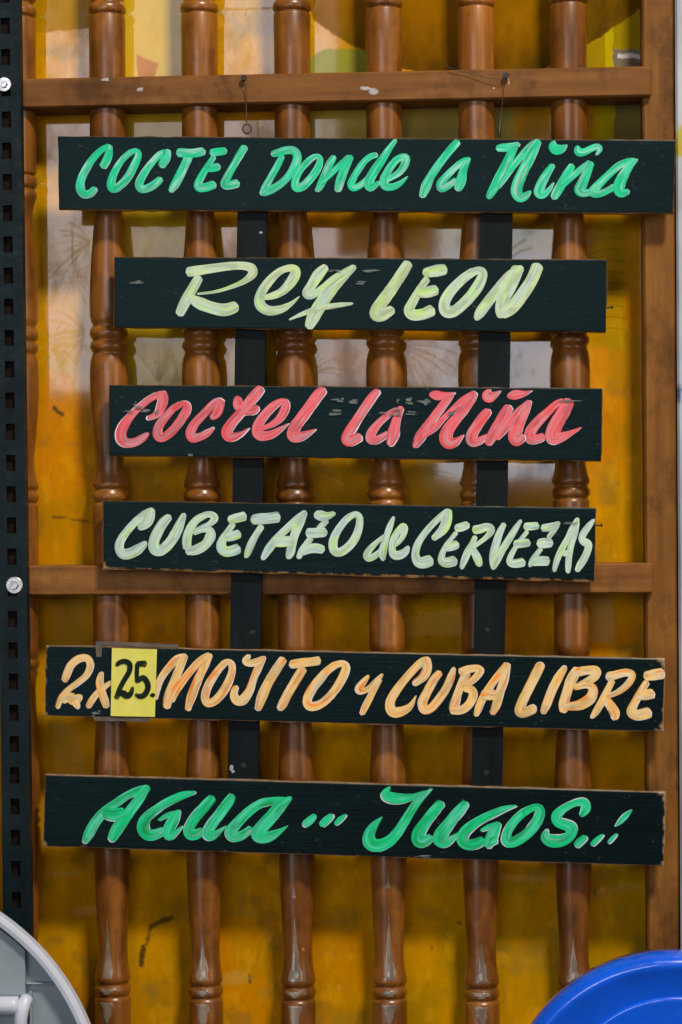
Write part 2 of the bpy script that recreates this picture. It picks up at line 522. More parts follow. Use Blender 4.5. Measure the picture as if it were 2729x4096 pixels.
poly([(1366, 236), (1412, 236), (1412, 330), (1366, 330)], (160, 146, 8), 0.3)
poly([(1412, 236), (1480, 236), (1480, 330), (1412, 330)], (92, 96, 60), 0.3)
poly([(1372, 500), (1432, 500), (1438, 800), (1352, 800), (1350, 620)], (150, 130, 8), 0.15, 0.6)
poly([(312, 126), (366, 146), (352, 180), (318, 180)], (172, 102, 46), 0.4)
poly([(1364, 1372), (1408, 1372), (1417, 1420), (1412, 1475), (1360, 1475)], (164, 136, 90), 0.9, 0.5)
poly([(118, 1375), (205, 1375), (205, 1500), (122, 1500)], (160, 128, 56), 0.8, 0.45)
poly([(122, 1660), (168, 1660), (205, 1790), (124, 1790)], (168, 132, 62), 0.8, 0.45)
poly([(935, 1420), (1062, 1395), (1066, 1462), (932, 1462)], (190, 140, 66), 0.8, 0.55)
poly([(930, 1000), (1060, 1000), (1060, 1160), (1000, 1160)], (182, 146, 84), 0.9, 0.55)
poly([(1160, 1060), (1262, 1060), (1262, 1100), (1165, 1090)], (176, 150, 110), 0.9, 0.5)
REFLECTED_GOLD = (196, 148, 30)  # colour of the palm fronds' reflection, painted on the wall
fr = random.Random(5)
def frond_reflection(cx, cy, a0, a1, n, l0, l1, w=2.4, c=REFLECTED_GOLD, droop=0.35, a=0.55):  # paints a fan of reflected palm leaves into the wall colour
    for k in range(n):
        th = math.radians(a0 + (a1 - a0) * (k + fr.uniform(-.3, .3)) / max(1, n - 1)); L = fr.uniform(l0, l1)
        dx, dy = math.cos(th), -math.sin(th)
        pts = [(cx + dx * L * t, cy + dy * L * t + droop * L * t * t) for t in (0.08, 0.4, 0.7, 1.0)]
        scuff_or_reflection(pts, w * fr.uniform(.9, 1.9), c, a, 0.3, 3)
frond_reflection(210, 560, 120, 235, 9, 50, 110)
frond_reflection(196, 770, 95, 250, 16, 40, 120, 2.2)
frond_reflection(120, 800, -60, 75, 14, 40, 100, 2.2)
frond_reflection(168, 640, 30, 330, 12, 20, 70, 2.0, (206, 160, 90))
frond_reflection(905, 640, 25, 75, 8, 70, 190, 3.2)
frond_reflection(1130, 640, 20, 70, 7, 80, 190, 3.2)
frond_reflection(915, 800, -55, 45, 12, 60, 150, 2.4)
frond_reflection(920, 1110, -50, 50, 12, 60, 140, 2.6)
frond_reflection(720, 860, 20, 100, 9, 30, 90, 2.2, (196, 150, 40))
frond_reflection(960, 1410, 10, 120, 8, 30, 90, 2.0)
frond_reflection(365, 880, 60, 120, 7, 50, 110, 2.0, (150, 118, 10), 0.1)
frond_reflection(725, 1090, 0, 80, 6, 30, 90, 2.0, (184, 150, 70))
for k in range(9):  # more reflected leaf lines painted in
    y = 548 + 26 * k
    scuff_or_reflection([(1352, y + 12), (1385, y), (1412, y - 2), (1440, y + 3)], 2.0, (120, 100, 6), 0.7, 0.1, 2)
scuff_or_reflection([(165, 520), (166, 560), (167, 604)], 2.2, REFLECTED_GOLD, 0.8, 0.1, 2)
scuff_or_reflection([(505, 20), (560, 21), (630, 19)], 4, (180, 130, 40), 0.8, 0.2)
for x in (540, 566, 590): scuff_or_reflection([(x, 22), (x - 3, 36)], 3, (176, 116, 60), 0.7, 0.3)
# dark scuffs and pale rubbed spots
scuff_or_reflection([(325, 2218), (327, 2195), (330, 2178)], 9, (58, 48, 26))
scuff_or_reflection([(336, 2172), (342, 2150), (346, 2135)], 6, (70, 55, 22), 0.7)
scuff_or_reflection([(348, 2128), (366, 2120), (392, 2110)], 9, (66, 54, 26), 0.8)
scuff_or_reflection([(126, 938), (134, 948), (144, 952)], 7, (50, 44, 26))
scuff_or_reflection([(122, 1188), (150, 1190)], 4, (70, 58, 24), 0.7)
scuff_or_reflection([(160, 1192), (205, 1200)], 4, (70, 58, 24), 0.6)
scuff_or_reflection([(573, 2240), (575, 2258)], 4, (40, 36, 26))
scuff_or_reflection([(112, 2010), (140, 2008), (180, 2008)], 8, (190, 146, 80), 0.5, None, 14)
scuff_or_reflection([(175, 2098), (200, 2092), (220, 2090)], 16, (210, 146, 80), 0.55, None, 16)
scuff_or_reflection([(935, 2020), (1040, 2016), (1060, 2014)], 9, (186, 140, 60), 0.45, None, 14)
scuff_or_reflection([(1150, 2016), (1260, 2020)], 11, (186, 146, 70), 0.45, None, 14)
scuff_or_reflection([(1050, 2120), (1060, 2122)], 4, (90, 70, 30), 0.7)
scuff_or_reflection([(520, 2250), (560, 2246)], 22, (190, 146, 66), 0.45, None, 22)
for k in range(26):
    x, y = fr.uniform(90, 1450), fr.uniform(1380, 2350)
    scuff_or_reflection([(x, y), (x + fr.uniform(-8, 8), y + fr.uniform(3, 14))], fr.uniform(2, 5), (86, 66, 20) if k % 2 else (206, 160, 80), 0.55)
wall_idx = np.arange(XX.size).reshape(XX.shape)
faces = np.stack([wall_idx[:-1, :-1], wall_idx[:-1, 1:], wall_idx[1:, 1:], wall_idx[1:, :-1]], -1).reshape(-1, 4).tolist()
col *= np.array([1.12, 1.16, 1.0])[None]
wall = mesh_obj("ochre_wall", P, faces, M_WALL, None, col)
ga = wall.data.attributes.new("Gloss", 'FLOAT', 'POINT'); ga.data.foreach_set("value", gloss)
tag(wall, kind='structure')

# ---------------------------------------------------------------- wooden screen
zr = lambda y, x=780: float(atf(x, y, 0)[2])
R1T = 0.5 * (atf(60, 180, Y_RAIL0)[2] + atf(1490, 152, Y_RAIL0)[2])
R1B = 0.5 * (atf(60, 249, Y_RAIL0)[2] + atf(1490, 220, Y_RAIL0)[2])
R2T = 0.5 * (atf(80, 1300, Y_RAIL0)[2] + atf(1490, 1294, Y_RAIL0)[2])
R2B = 0.5 * (atf(80, 1369, Y_RAIL0)[2] + atf(1490, 1364, Y_RAIL0)[2])
RAIL_L = -0.56
RAIL_R1 = float(atf(1497, 190, Y_RAIL0)[0]); RAIL_R2 = float(atf(1500, 1330, Y_RAIL0)[0])
POST_L = 0.5 * (float(atf(1474, 60, Y_POST0)[0]) + float(atf(1490, 2100, Y_POST0)[0]))
POST_R = 0.5 * (float(atf(1548, 60, Y_POST0)[0]) + float(atf(1562, 2100, Y_POST0)[0]))
Z_TOP, Z_BOT = 0.86, -0.86

screen = empty("wooden_screen", (0, 0, Z_BOT), "brown wooden screen of turned balusters joined by two rails, against the ochre wall", "screen")
rails = []
for zt, zb, xr, lab in ((R1T, R1B, RAIL_R1, "upper rail with white paint splash"), (R2T, R2B, RAIL_R2, "lower rail behind the signs")):
    v, f_ = box_vf(RAIL_L, xr, Y_RAIL0, Y_RAIL1, zb, zt, 0.0025)
    rails.append(fix_normals(mesh_obj("rail", v, f_, M_RAIL, screen, label=lab)))
v, f_ = box_vf(POST_L, POST_R, Y_POST0, Y_POST1, Z_BOT, Z_TOP, 0.003)
fix_normals(mesh_obj("post", v, f_, M_POST, screen))

# turned profile: (reading y, half width)
prof = [(-260, 42), (-150, 42), (-60, 44), (-30, 45), (-12, 43), (-8, 38), (-3, 36), (2, 38), (6, 42), (12, 44), (18, 44.5), (23, 43), (26, 40), (28, 37.5),
        (30, 38), (31, 41.5), (34, 42.5), (120, 42), (240, 41.5), (386, 42), (390, 41), (392, 37), (395, 37), (398, 41), (404, 43.5), (411, 44.5),
        (418, 43.5), (423, 40), (426, 37.5), (429, 39), (434, 42), (440, 43), (446, 42), (452, 39), (462, 36), (475, 33.5), (490, 32.5), (510, 33.5),
        (545, 36.5), (590, 40), (640, 43), (690, 44.5), (725, 44), (738, 41), (744, 37.5), (748, 38), (752, 42), (759, 44.5), (766, 44.5), (773, 42),
        (777, 38.5), (781, 38.5), (785, 42), (792, 44), (799, 43), (804, 39.5), (808, 37.5), (812, 38.5), (820, 41.5), (835, 44), (860, 45), (900, 44.5),
        (950, 42), (1000, 37.5), (1035, 34), (1060, 33), (1080, 34.5), (1098, 38.5), (1108, 42), (1114, 43), (1119, 41), (1122, 38), (1126, 38), (1130, 41.5),
        (1137, 43.5), (1144, 43), (1149, 40), (1152, 37.5), (1155, 38), (1157, 41), (1161, 41.5), (1300, 41.5), (1480, 41), (1508, 41), (1511, 37.5),
        (1516, 41), (1524, 43), (1532, 41), (1536, 37.5), (1545, 38.5), (1560, 35), (1585, 33), (1620, 34), (1660, 36.5), (1710, 39), (1770, 41.5),
        (1820, 43), (1846, 42), (1852, 38), (1862, 42.5), (1874, 38), (1886, 42.5), (1898, 38), (1908, 42), (1940, 43), (1990, 42), (2040, 40.2),
        (2090, 37.5), (2140, 35.2), (2180, 34), (2205, 34.3), (2225, 36.5), (2240, 39.5), (2250, 41), (2256, 40.5), (2260, 37.5), (2263, 36.5), (2267, 38),
        (2271, 40.5), (2277, 41.5), (2283, 41), (2288, 38.5), (2291, 36.5), (2294, 38), (2296, 40.5), (2300, 41.2), (2370, 41), (2430, 41)]
prof = np.array(prof, float)
zs = np.array([zr(y, 672) for y in prof[:, 0]])
rs = prof[:, 1] * K * S
ztop0 = zs[0]
bal_x = [float(atf(x, 150, 0)[0]) for x in (41, 247, 459, 672, 882, 1094, 1307)]
v, f_ = lathe_vf(list(zip(rs, zs)), (bal_x[0], 0, 0), 'Z', 44)
b0 = fix_normals(mesh_obj("baluster", v, f_, M_BAL, screen, smooth_shade=True))
# hide the rough turning of each copy: a quarter turn and a few millimetres up or down
for i, bx in enumerate(bal_x[1:]):
    c = b0.copy(); COL.objects.link(c); c.parent = screen
    # every spindle turned slightly differently
    c.location = (bx - bal_x[0], 0, [0.001, 0.0, -0.001, 0.0015, 0.0, 0.002][i])
# irregular grey patches laid over the lower spindles, narrowing to one end
def grey_patch(bx, dz, ytop, ybot, wmax, ang0, seed, flip=False):
    ny, na = 26, 9
    vs = []; fs = []
    for j in range(ny):
        t = j / (ny - 1); y = ytop + (ybot - ytop) * t
        g = (t ** 1.3) if not flip else (1 - t) ** 0.7
        r = float(np.interp(y, prof[:, 0], rs)) + 0.0004; z = zr(y, 672) + dz
        wl = wmax * g * (0.75 + 0.6 * float(vnoise(t * 7, 1.0, seed))) + 0.015; wr = wmax * g * (0.75 + 0.6 * float(vnoise(t * 7, 5.0, seed + 2))) + 0.015
        if t > 0.9 and not flip: wl *= 0.9; wr *= 0.9
        for i in range(na):
            a = ang0 - wl + (wl + wr) * i / (na - 1)
            rr = r if 0 < i < na - 1 and 0 < j < ny - 1 else r - 0.0007
            vs.append((bx + rr * math.sin(a), -rr * math.cos(a), z))
    for j in range(ny - 1):
        for i in range(na - 1):
            fs.append([j*na+i, (j+1)*na+i, (j+1)*na+i+1, j*na+i+1])
    mesh_obj("grey_patch", vs, fs, M_GREY_PATCH, screen, smooth_shade=True)
DZ = [0.001, 0.0, -0.001, 0.0015, 0.0, 0.002]
for i, (ya, wm, a0) in enumerate(((2112, 0.46, -0.2), (2150, 0.5, -0.04), (2100, 0.46, -0.1), (2096, 0.46, 0.05), (2160, 0.5, 0.02), (2150, 0.46, -0.08))):
    bx = bal_x[i + 1]
    grey_patch(bx, DZ[i], ya, 2249, wm, a0, 80 + i)
    grey_patch(bx, DZ[i], 2270, 2285, wm * 1.2, a0, 90 + i, True)
    grey_patch(bx, DZ[i], 2301, 2352 + 6 * (i % 3), wm * 0.9, a0, 100 + i, True)
    if i in (2, 3): grey_patch(bx, DZ[i], 2030 - 30 * (i - 2), 2058 - 20 * (i - 2), 0.13, a0 - 0.02, 110 + i)
# splashes and dents on the rails
def blob(name, cx, cy, rx, ry, Y, mat, parent, seed, n=22):
    c = at(cx, cy, Y)
    vs = [(c[0], Y - 0.0006, c[2])]; fs = []
    for k in range(n):
        th = 2 * math.pi * k / n
        rr = 0.65 + 0.7 * float(vnoise(1.3 * math.cos(th) + 5, 1.3 * math.sin(th) + 5, seed))
        vs.append((c[0] + rx * S * rr * math.cos(th), Y - 0.0003, c[2] + ry * S * rr * math.sin(th)))
    for k in range(n):
        vs.append((vs[1+k][0], Y + 0.0005, vs[1+k][2]))
    for k in range(n):
        k2 = (k + 1) % n
        fs.append([0, 1 + k2, 1 + k]); fs.append([1 + k, 1 + k2, 1 + n + k2, 1 + n + k])
    return fix_normals(mesh_obj(name, vs, fs, mat, parent))
for (cx, cy, rx, ry, sd) in ((1468, 355, 22, 8, 1), (1490, 368, 20, 12, 2), (1452, 352, 14, 5, 9), (560, 358, 14, 8, 3), (420, 318, 18, 7, 4), (1976, 353, 5, 4, 5)):
    blob("paint_fleck", cx, cy, rx, ry, Y_RAIL0, M_FLECK, screen, sd)

# ---------------------------------------------------------------- white wall beyond the post
v, f_ = box_vf(POST_R + 0.0015, POST_R + 0.25, Y_POST0 - 0.006, 0.05, -0.95, 0.95, 0.003)
ww = fix_normals(mesh_obj("white_wall", v, f_, M_WHITE_WALL)); tag(ww, kind='structure')

# ---------------------------------------------------------------- slotted steel angle
top = at(78, 0, Y_IRON); bot = at(124, 3650, Y_IRON)
ax = (bot - top) / np.linalg.norm(bot - top)         # down along the angle
sd = np.array([-ax[2], 0, ax[0]]); sd = sd if sd[0] > 0 else -sd
wid = 113 * S; th = 0.003
iron = empty("slotted_steel_angle", tuple(bot + ax * 0.35), "dark blue-grey slotted steel angle upright with two bolts, left of the wooden screen", "shelf upright")
def plate(name, O, U, V, Nn, xs, ys, holes, t, mat, parent):
    """Flat bar with rectangular holes: xs along U, ys along V, thickness along Nn."""
    nx, ny = len(xs), len(ys)
    vs = []
    for s in (0, t):
        for y in ys:
            for x in xs:
                vs.append(O + U * x + V * y + Nn * s)
    ix = lambda i, j, s: s * nx * ny + j * nx + i
    fs = []
    solid = lambda i, j: 0 <= i < nx - 1 and 0 <= j < ny - 1 and (i, j) not in holes
    for j in range(ny - 1):
        for i in range(nx - 1):
            if not solid(i, j): continue
            fs.append([ix(i, j, 0), ix(i+1, j, 0), ix(i+1, j+1, 0), ix(i, j+1, 0)])
            fs.append([ix(i, j, 1), ix(i, j+1, 1), ix(i+1, j+1, 1), ix(i+1, j, 1)])
            if not solid(i-1, j): fs.append([ix(i, j, 0), ix(i, j+1, 0), ix(i, j+1, 1), ix(i, j, 1)])
            if not solid(i+1, j): fs.append([ix(i+1, j, 0), ix(i+1, j, 1), ix(i+1, j+1, 1), ix(i+1, j+1, 0)])
            if not solid(i, j-1): fs.append([ix(i, j, 0), ix(i, j, 1), ix(i+1, j, 1), ix(i+1, j, 0)])
            if not solid(i, j+1): fs.append([ix(i, j+1, 0), ix(i+1, j+1, 0), ix(i+1, j+1, 1), ix(i, j+1, 1)])
    return fix_normals(mesh_obj(name, vs, fs, mat, parent))
O = top - ax * 0.12
ys = [0.0]; holes = set()
xs = [-wid, -wid * 0.68, -wid * 0.35, 0.0]
p = 0.12 + 101 * S - 2 * 124.2 * S
L = 0.12 + np.linalg.norm(bot - top) + 0.3
while p < L - 0.05:
    ys += [p - 32 * S, p + 32 * S]; holes.add((1, len(ys) - 2)); p += 124.2 * S
ys.append(L)
YN = np.array([0, 1.0, 0])
plate("front_flange", O, sd, ax, YN, xs, ys, holes, th, M_IRON, iron)
plate("slot_shade_strip", O + YN * 0.008, sd, ax, YN, [-wid * 0.75, -wid * 0.28], [0.0, L], set(), 0.002, M_SLOT_SHADE, iron)  # added dark strip standing in for the shade seen through the slots
# the other flange runs back to the wall
xs2 = [0.0, 0.005, 0.010, 0.015]
plate("side_flange", O + YN * (th + 0.0004), YN, ax, -sd, xs2, ys, set(), th, M_IRON, iron)
for (bx, by, br) in ((17, 338, 29), (58, 2341, 34)):
    c = at(bx, by, Y_IRON - 0.001)
    R = br * S
    v, f_ = lathe_vf([(R * 0.4, 0.002), (R, 0.002), (R, -0.0008), (R * 0.92, -0.0016), (R * 0.52, -0.0016), (R * 0.5, -0.0008), (0.0001, -0.0008)], c, 'Y', 32)
    bo = fix_normals(mesh_obj("bolt", v, f_, M_ZINC, iron))
    v, f_ = lathe_vf([(R * 0.52, -0.001), (R * 0.52, -0.0055), (R * 0.46, -0.0065), (R * 0.28, -0.0065), (R * 0.26, -0.004), (0.0001, -0.004)], c + np.array([0, -0.0004, 0]), 'Y', 6)
    fix_normals(mesh_obj("nut", v, f_, M_ZINC, bo))

# ---------------------------------------------------------------- hanging sign: laths and six boards
sign = empty("hanging_menu_sign", tuple(atf(820, 2000, Y_SIGN1)), "six hand-lettered black boards nailed to two black laths, hanging on the wooden screen", "menu sign")
for (xt0, xt1, xb0, xb1) in ((547, 615, 521, 592), (1106, 1180, 1082, 1153)):
    a0 = atf(xt0, 420, Y_STRAP0); a1 = atf(xt1, 420, Y_STRAP0); b0_ = atf(xb0, 1900, Y_STRAP0); b1_ = atf(xb1, 1900, Y_STRAP0)
    vs = []
    for y in (Y_STRAP0, Y_STRAP1):
        for q in (a0, a1, b1_, b0_): vs.append((q[0], y, q[2]))
    fs = [[0,1,2,3],[7,6,5,4],[0,4,5,1],[1,5,6,2],[2,6,7,3],[3,7,4,0]]
    fix_normals(mesh_obj("lath", vs, fs, M_STRAP, sign))
for (cx, cy, rx, ry, sd_) in ((926, 3072, 7, 12, 21), (932, 3086, 6, 6, 22), (1010, 2240, 4, 3, 23), (1045, 930, 6, 4, 24)):
    blob("paint_fleck", cx, cy, rx, ry, Y_STRAP0, M_FLECK, sign, sd_)
for (cx, cy) in ((975, 3060), (1945, 3090), (1955, 2060), (1010, 2050), (1010, 2530), (1950, 2520)):
    blob("nail_head", cx, cy, 10, 10, Y_STRAP0, M_NAIL, sign, cx)
BOARDS = [
    dict(c=[(133, 312), (1554, 322), (1548, 491), (135, 482)], wear=(0.5, 0.5, 0.8, 0.5), label="topmost and longest board, green COCTEL Donde la Niña"),
    dict(c=[(263, 590), (1396, 596), (1394, 764), (261, 753)], wear=(0.5, 0.5, 0.5, 0.6), label="second board, pale green Rey LEON"),
    dict(c=[(250, 884), (1385, 892), (1383, 1060), (250, 1048)], wear=(0.5, 0.5, 0.6, 0.6), label="third board, pink Coctel la Niña, scratched"),
    dict(c=[(236, 1150), (1371, 1167), (1368, 1338), (236, 1308)], wear=(0.4, 1.2, 6.5, 1.5), label="fourth board, pale green CUBETAZO de CERVEZAS, worn lower edge"),
    dict(c=[(105, 1483), (1530, 1514), (1524, 1682), (103, 1645)], wear=(2.4, 4.5, 2.6, 4.0), label="fifth board, orange MOJITO y CUBA LIBRE"),
    dict(c=[(103, 1780), (1530, 1820), (1527, 1991), (99, 1945)], wear=(1.6, 5.0, 3.4, 1.8), label="bottom board, green AGUA JUGOS, worn edges"),
]
def make_board(i, bd):
    c = [np.array(q, float) * K for q in bd['c']]
    nx = int(np.hypot(*(c[1] - c[0])) / 5); ny = int(np.hypot(*(c[3] - c[0])) / 5)
    u, v = np.meshgrid(np.linspace(0, 1, nx), np.linspace(0, 1, ny))
    px = ((1-u)*(1-v))[..., None]*c[0] + (u*(1-v))[..., None]*c[1] + (u*v)[..., None]*c[2] + ((1-u)*v)[..., None]*c[3]
    x, y = px[..., 0].copy(), px[..., 1].copy()
    y[0] += 4 * (vnoise(x[0] / 60, 0 * x[0], i + 40) - .5); y[-1] += 5 * (vnoise(x[-1] / 50, 0 * x[-1], i + 50) - .5)
    x[:, 0] += 4 * (vnoise(y[:, 0] / 40, 0 * y[:, 0], i + 60) - .5); x[:, -1] += 5 * (vnoise(y[:, -1] / 40, 0 * y[:, -1], i + 70) - .5)
    Pw = at_arr(x.ravel(), y.ravel(), Y_SIGN0)
    Lx = np.hypot(*(c[1] - c[0])); Ly = np.hypot(*(c[3] - c[0]))
    dT, dB, dL, dR = v * Ly, (1 - v) * Ly, u * Lx, (1 - u) * Lx
    dmin = np.minimum(np.minimum(dT, dB), np.minimum(dL, dR)).ravel()
    Pw[:, 1] += 0.0012 * np.exp(-(dmin / 3.0) ** 2) + 0.0004 * (fbm(x.ravel() / 300, y.ravel() / 60, i) - 0.5)
    # colours: black paint, bare wood where the edges are rubbed, dust
    xf, yf = x.ravel(), y.ravel()
    n1 = fbm(xf / 120, yf / 9, i + 5); n2 = fbm(xf / 26, yf / 26, i + 9); n3 = vnoise(xf / 8, yf / 8, i + 3)
    base = lin((4, 11, 11))[None] * (0.3 + 1.4 * n1)[:, None]
    mask = np.zeros(len(xf))
    for d, wgt in zip((dT, dR, dB, dL), bd['wear']):
        lim = wgt * (0.55 + 1.5 * (n2 - 0.45) + 0.35 * (n3 - 0.5)) * 1.25
        mask = np.maximum(mask, smooth(lim + 1.5, lim - 1.5, d.ravel()) * min(1, wgt))
    corner = bd.get('corner')
    if i in (3, 4, 5):
        for (cu, cv, rr) in {3: [(0, 1, 36)], 4: [(1, 0, 44), (1, 1, 40), (0, 0, 16), (0, 1, 16)], 5: [(0, 1, 22), (1, 0, 40), (1, 1, 20)]}[i]:
            dc = np.hypot((u - cu) * Lx, (v - cv) * Ly).ravel()
            ed = np.minimum(np.abs(u - cu).ravel() * Lx, np.abs(v - cv).ravel() * Ly)
            mask = np.maximum(mask, smooth(rr, rr * 0.6, dc + 22 * (n2 - 0.5)) * smooth(16, 7, ed + 10 * (n3 - .5)))
    wood = lin((150, 122, 96) if i >= 4 else (158, 118, 74))[None] * (0.55 + 0.8 * fbm(xf / 30, yf / 5, 77))[:, None]
    col = base * (1 - mask[:, None]) + wood * mask[:, None]
    sp = smooth(0.93, 0.97, hash2(np.floor(xf / 7), np.floor(yf / 5), i + 1)) * smooth(0.62, 0.75, n2)
    col = col * (1 - 0.16 * sp[:, None]) + lin((120, 122, 120)) * 0.16 * sp[:, None]
    idx = np.arange(nx * ny).reshape(ny, nx)
    fs = np.stack([idx[:-1, :-1], idx[1:, :-1], idx[1:, 1:], idx[:-1, 1:]], -1).reshape(-1, 4).tolist()
    loop = list(idx[0, :]) + list(idx[1:, -1]) + list(idx[-1, -2::-1]) + list(idx[-2:0:-1, 0])
    n = len(loop); off = len(Pw)
    back = Pw[loop].copy(); back[:, 1] = Y_SIGN1
    vs = np.vstack([Pw, back]); cols = np.vstack([col, col[loop] * 0.7])
    fs += [[loop[k], loop[(k+1) % n], off + (k+1) % n, off + k] for k in range(n)]
    fs.append([off + k for k in range(n)][::-1])
    o = mesh_obj("sign_board", vs, fs, M_BOARD, sign, cols, label=bd['label'])
    return o
boards = [make_board(i, bd) for i, bd in enumerate(BOARDS)]

# ---------------------------------------------------------------- brush lettering
def stroke_geo(pts, px0, py0, sc, layer, pal, seed, offset=(0, 0), wmul=1.0, white=None, closed=False):
    """One brush stroke as a thin raised ribbon; returns verts, faces, colours."""
    Pp = np.array(pts, float)
    Pp[:, 0] = Pp[:, 0] / sc + px0 + offset[0]; Pp[:, 1] = Pp[:, 1] / sc + py0 + offset[1]; Pp[:, 2] = Pp[:, 2] / sc * wmul
    C = catmull(Pp, 5.0)
    C[:, 2] = np.maximum(C[:, 2], 1.5)
    for _ in range(2):
        C[1:-1, :] = 0.25 * C[:-2] + 0.5 * C[1:-1] + 0.25 * C[2:]
    seg = np.hypot(*np.diff(C[:, :2], axis=0).T)
    s = np.r_[0, np.cumsum(seg)]
    wdt = C[:, 2].copy()
    if not closed:
        for e in (s, s[-1] - s):
            r = np.maximum(0.30 * C[:, 2], 2.0)
            q = np.clip(e / r, 0, 1)
            wdt = wdt * np.sqrt(np.clip(1 - (1 - q) ** 2, 0.02, 1))
    t = np.gradient(C[:, :2], axis=0)
    t /= np.linalg.norm(t, axis=1)[:, None] + 1e-9
    nrm = np.c_[-t[:, 1], t[:, 0]]
    nv = 17
    vv = np.linspace(-1, 1, nv)
    wob = 1 + 0.05 * (vnoise(s / 14, 0 * s, seed) - 0.5) - (0.0 if white is None else 0.16 * vnoise(s / 45, 0 * s, seed + 3))
    X = C[:, None, 0] + nrm[:, None, 0] * vv[None] * (wdt * wob)[:, None] / 2
    Y = C[:, None, 1] + nrm[:, None, 1] * vv[None] * (wdt * wob)[:, None] / 2
    yy = Y_SIGN0 - 0.00045 - 0.00007 * layer
    vs = at_arr(X.ravel(), Y.ravel(), yy)
    vs[:, 1] -= np.repeat(0.00006 * s / (s[-1] + 1e-9), nv) + np.tile(0.000004 * vv, len(C))
    ns = len(C)
    idx = np.arange(ns * nv).reshape(ns, nv)
    fs = np.stack([idx[:-1, :-1], idx[1:, :-1], idx[1:, 1:], idx[:-1, 1:]], -1).reshape(-1, 4).tolist()
    SS = np.repeat(s[:, None], nv, 1).ravel(); VV = np.repeat(vv[None], ns, 0).ravel()
    if white is not None:
        cols = np.tile(lin(white), (len(vs), 1)) * (0.85 + 0.2 * vnoise(SS / 30, VV * 3, seed))[:, None]
    else:
        st = 0.55 * vnoise(VV * 4.5 + 9, SS / 150, seed) + 0.25 * vnoise(VV * 11 + 3, SS / 90, seed + 5) + 0.35 * vnoise(SS / 55, VV * 1.2, seed + 8)
        st = np.clip((st - 0.28) / 0.62, 0, 1)
        ca, cb, cc = [lin(q)[None] for q in pal[:3]]
        cols = ca * (1 - smooth(0.3, 0.85, st))[:, None] + cb * smooth(0.3, 0.85, st)[:, None]
        acc = smooth(0.62, 0.9, vnoise(SS / 70 + 4, VV * 2.2, seed + 21))[:, None] * 0.75
        cols = cols * (1 - acc) + cc * acc
        ed = (smooth(0.78, 1.0, np.abs(VV)) * (vnoise(SS / 60, np.sign(VV) * 3, seed + 2) > 0.45))[:, None] * 0.12
        cols = cols * (1 - ed) + lin(pal[3])[None] * ed
        cols = cols * (0.80 + 0.32 * (0.6 * vnoise(VV * 9, SS / 80, seed + 33) + 0.4 * vnoise(VV * 22, SS / 50, seed + 34)))[:, None]
    al = np.ones(len(vs))
    if white is None and not closed:
        uu = SS / (s[-1] + 1e-9)
        nb = 0.65 * vnoise(VV * 7 + 2, SS / 120, seed + 61) + 0.35 * vnoise(VV * 15, SS / 40, seed + 62)
        al = 1 - 0.75 * smooth(0.52, 0.72, nb) * smooth(0.45, 1.0, uu) - 0.35 * smooth(0.6, 0.8, nb) * smooth(0.5, 0.0, uu)
    # thinner paint lets the black board darken it
    thin = smooth(0.5, 0.8, vnoise(SS / 48 + 7, VV * 1.6, seed + 71))[:, None]
    cols = cols * (1 - 0.22 * thin)
    return vs, fs, np.c_[cols, al]

UNDER = [2.2, 1.6, 5.0, 1.8, 3.6, 5.2]
def letter(board_i, board, glyph, strokes, crop, pal, seed, under=True, colour="", part="letter", off=None):
    px0, py0, pw = crop; sc = 1568.0 / pw
    V = []; F = []; C = []; n = 0; layer = 0
    r = random.Random(seed)
    if off is None:
        ang = r.choice((0.4, 0.5, 2.4, 2.7, 0.2, -0.9)) + r.uniform(-.4, .4); amp = r.uniform(0.7, 1.2) * UNDER[board_i]
        off = (amp * math.cos(ang), amp * math.sin(ang))
    sets = []
    if under:
        for st in strokes:
            sets.append((st, off, 0.985, pal[4]))
    for st in strokes:
        sets.append((st, (0, 0), 1.0, None))
    for k, (st, of, wm, wh) in enumerate(sets):
        closed = st[0] == 'c'
        pts = st[1:] if closed else st
        v, f, c = stroke_geo(pts, px0, py0, sc, layer, pal, seed * 3.7 + k * 1.9, of, wm, wh, closed)
        V.append(v); C.append(c); F += [[q + n for q in fc] for fc in f]; n += len(v)
        layer += 1
    o = mesh_obj(part, np.vstack(V), F, M_LETTER, board, np.vstack(C), smooth_shade=True)
    if glyph: o['label'] = f"{colour} painted letter {glyph}".strip()
    return o

# palettes: main, paler brushing, accent, edge, underpaint
GREEN = [(22, 206, 150), (84, 216, 184), (160, 226, 208), (140, 224, 206), (204, 224, 232)]
GREEN2 = [(22, 208, 140), (84, 220, 182), (8, 168, 84), (120, 226, 176), (206, 220, 236)]
PALE = [(202, 222, 182), (184, 216, 206), (192, 242, 124), (214, 236, 214), (206, 232, 232)]
PALE2 = [(202, 230, 212), (182, 214, 216), (190, 242, 130), (196, 244, 170), (200, 228, 228)]
PINK = [(236, 106, 120), (218, 140, 152), (226, 74, 78), (238, 128, 132), (228, 232, 246)]
CREAM = [(246, 204, 128), (232, 214, 178), (255, 138, 14), (248, 196, 110), (236, 234, 244)]

A = (200, 520, 800); Bc = (980, 520, 800); Cc = (1900, 520, 829); Pc = (1640, 520, 400)
D_ = (400, 1000, 1020); E_ = (1400, 1000, 1060)
F1 = (440, 1530, 460); F2 = (860, 1530, 460); G1 = (1340, 1530, 520); G2 = (1820, 1530, 540)
H1 = (430, 2000, 600); H2 = (1000, 2010, 600); I1 = (1440, 2020, 500); I2 = (1900, 2040, 500)
J_ = (160, 2550, 800); K_ = (900, 2550, 900); L_ = (1750, 2580, 979)
M1 = (300, 3100, 600); M2 = (880, 3120, 600); M3 = (1430, 3120, 600); M4 = (1980, 3140, 600)

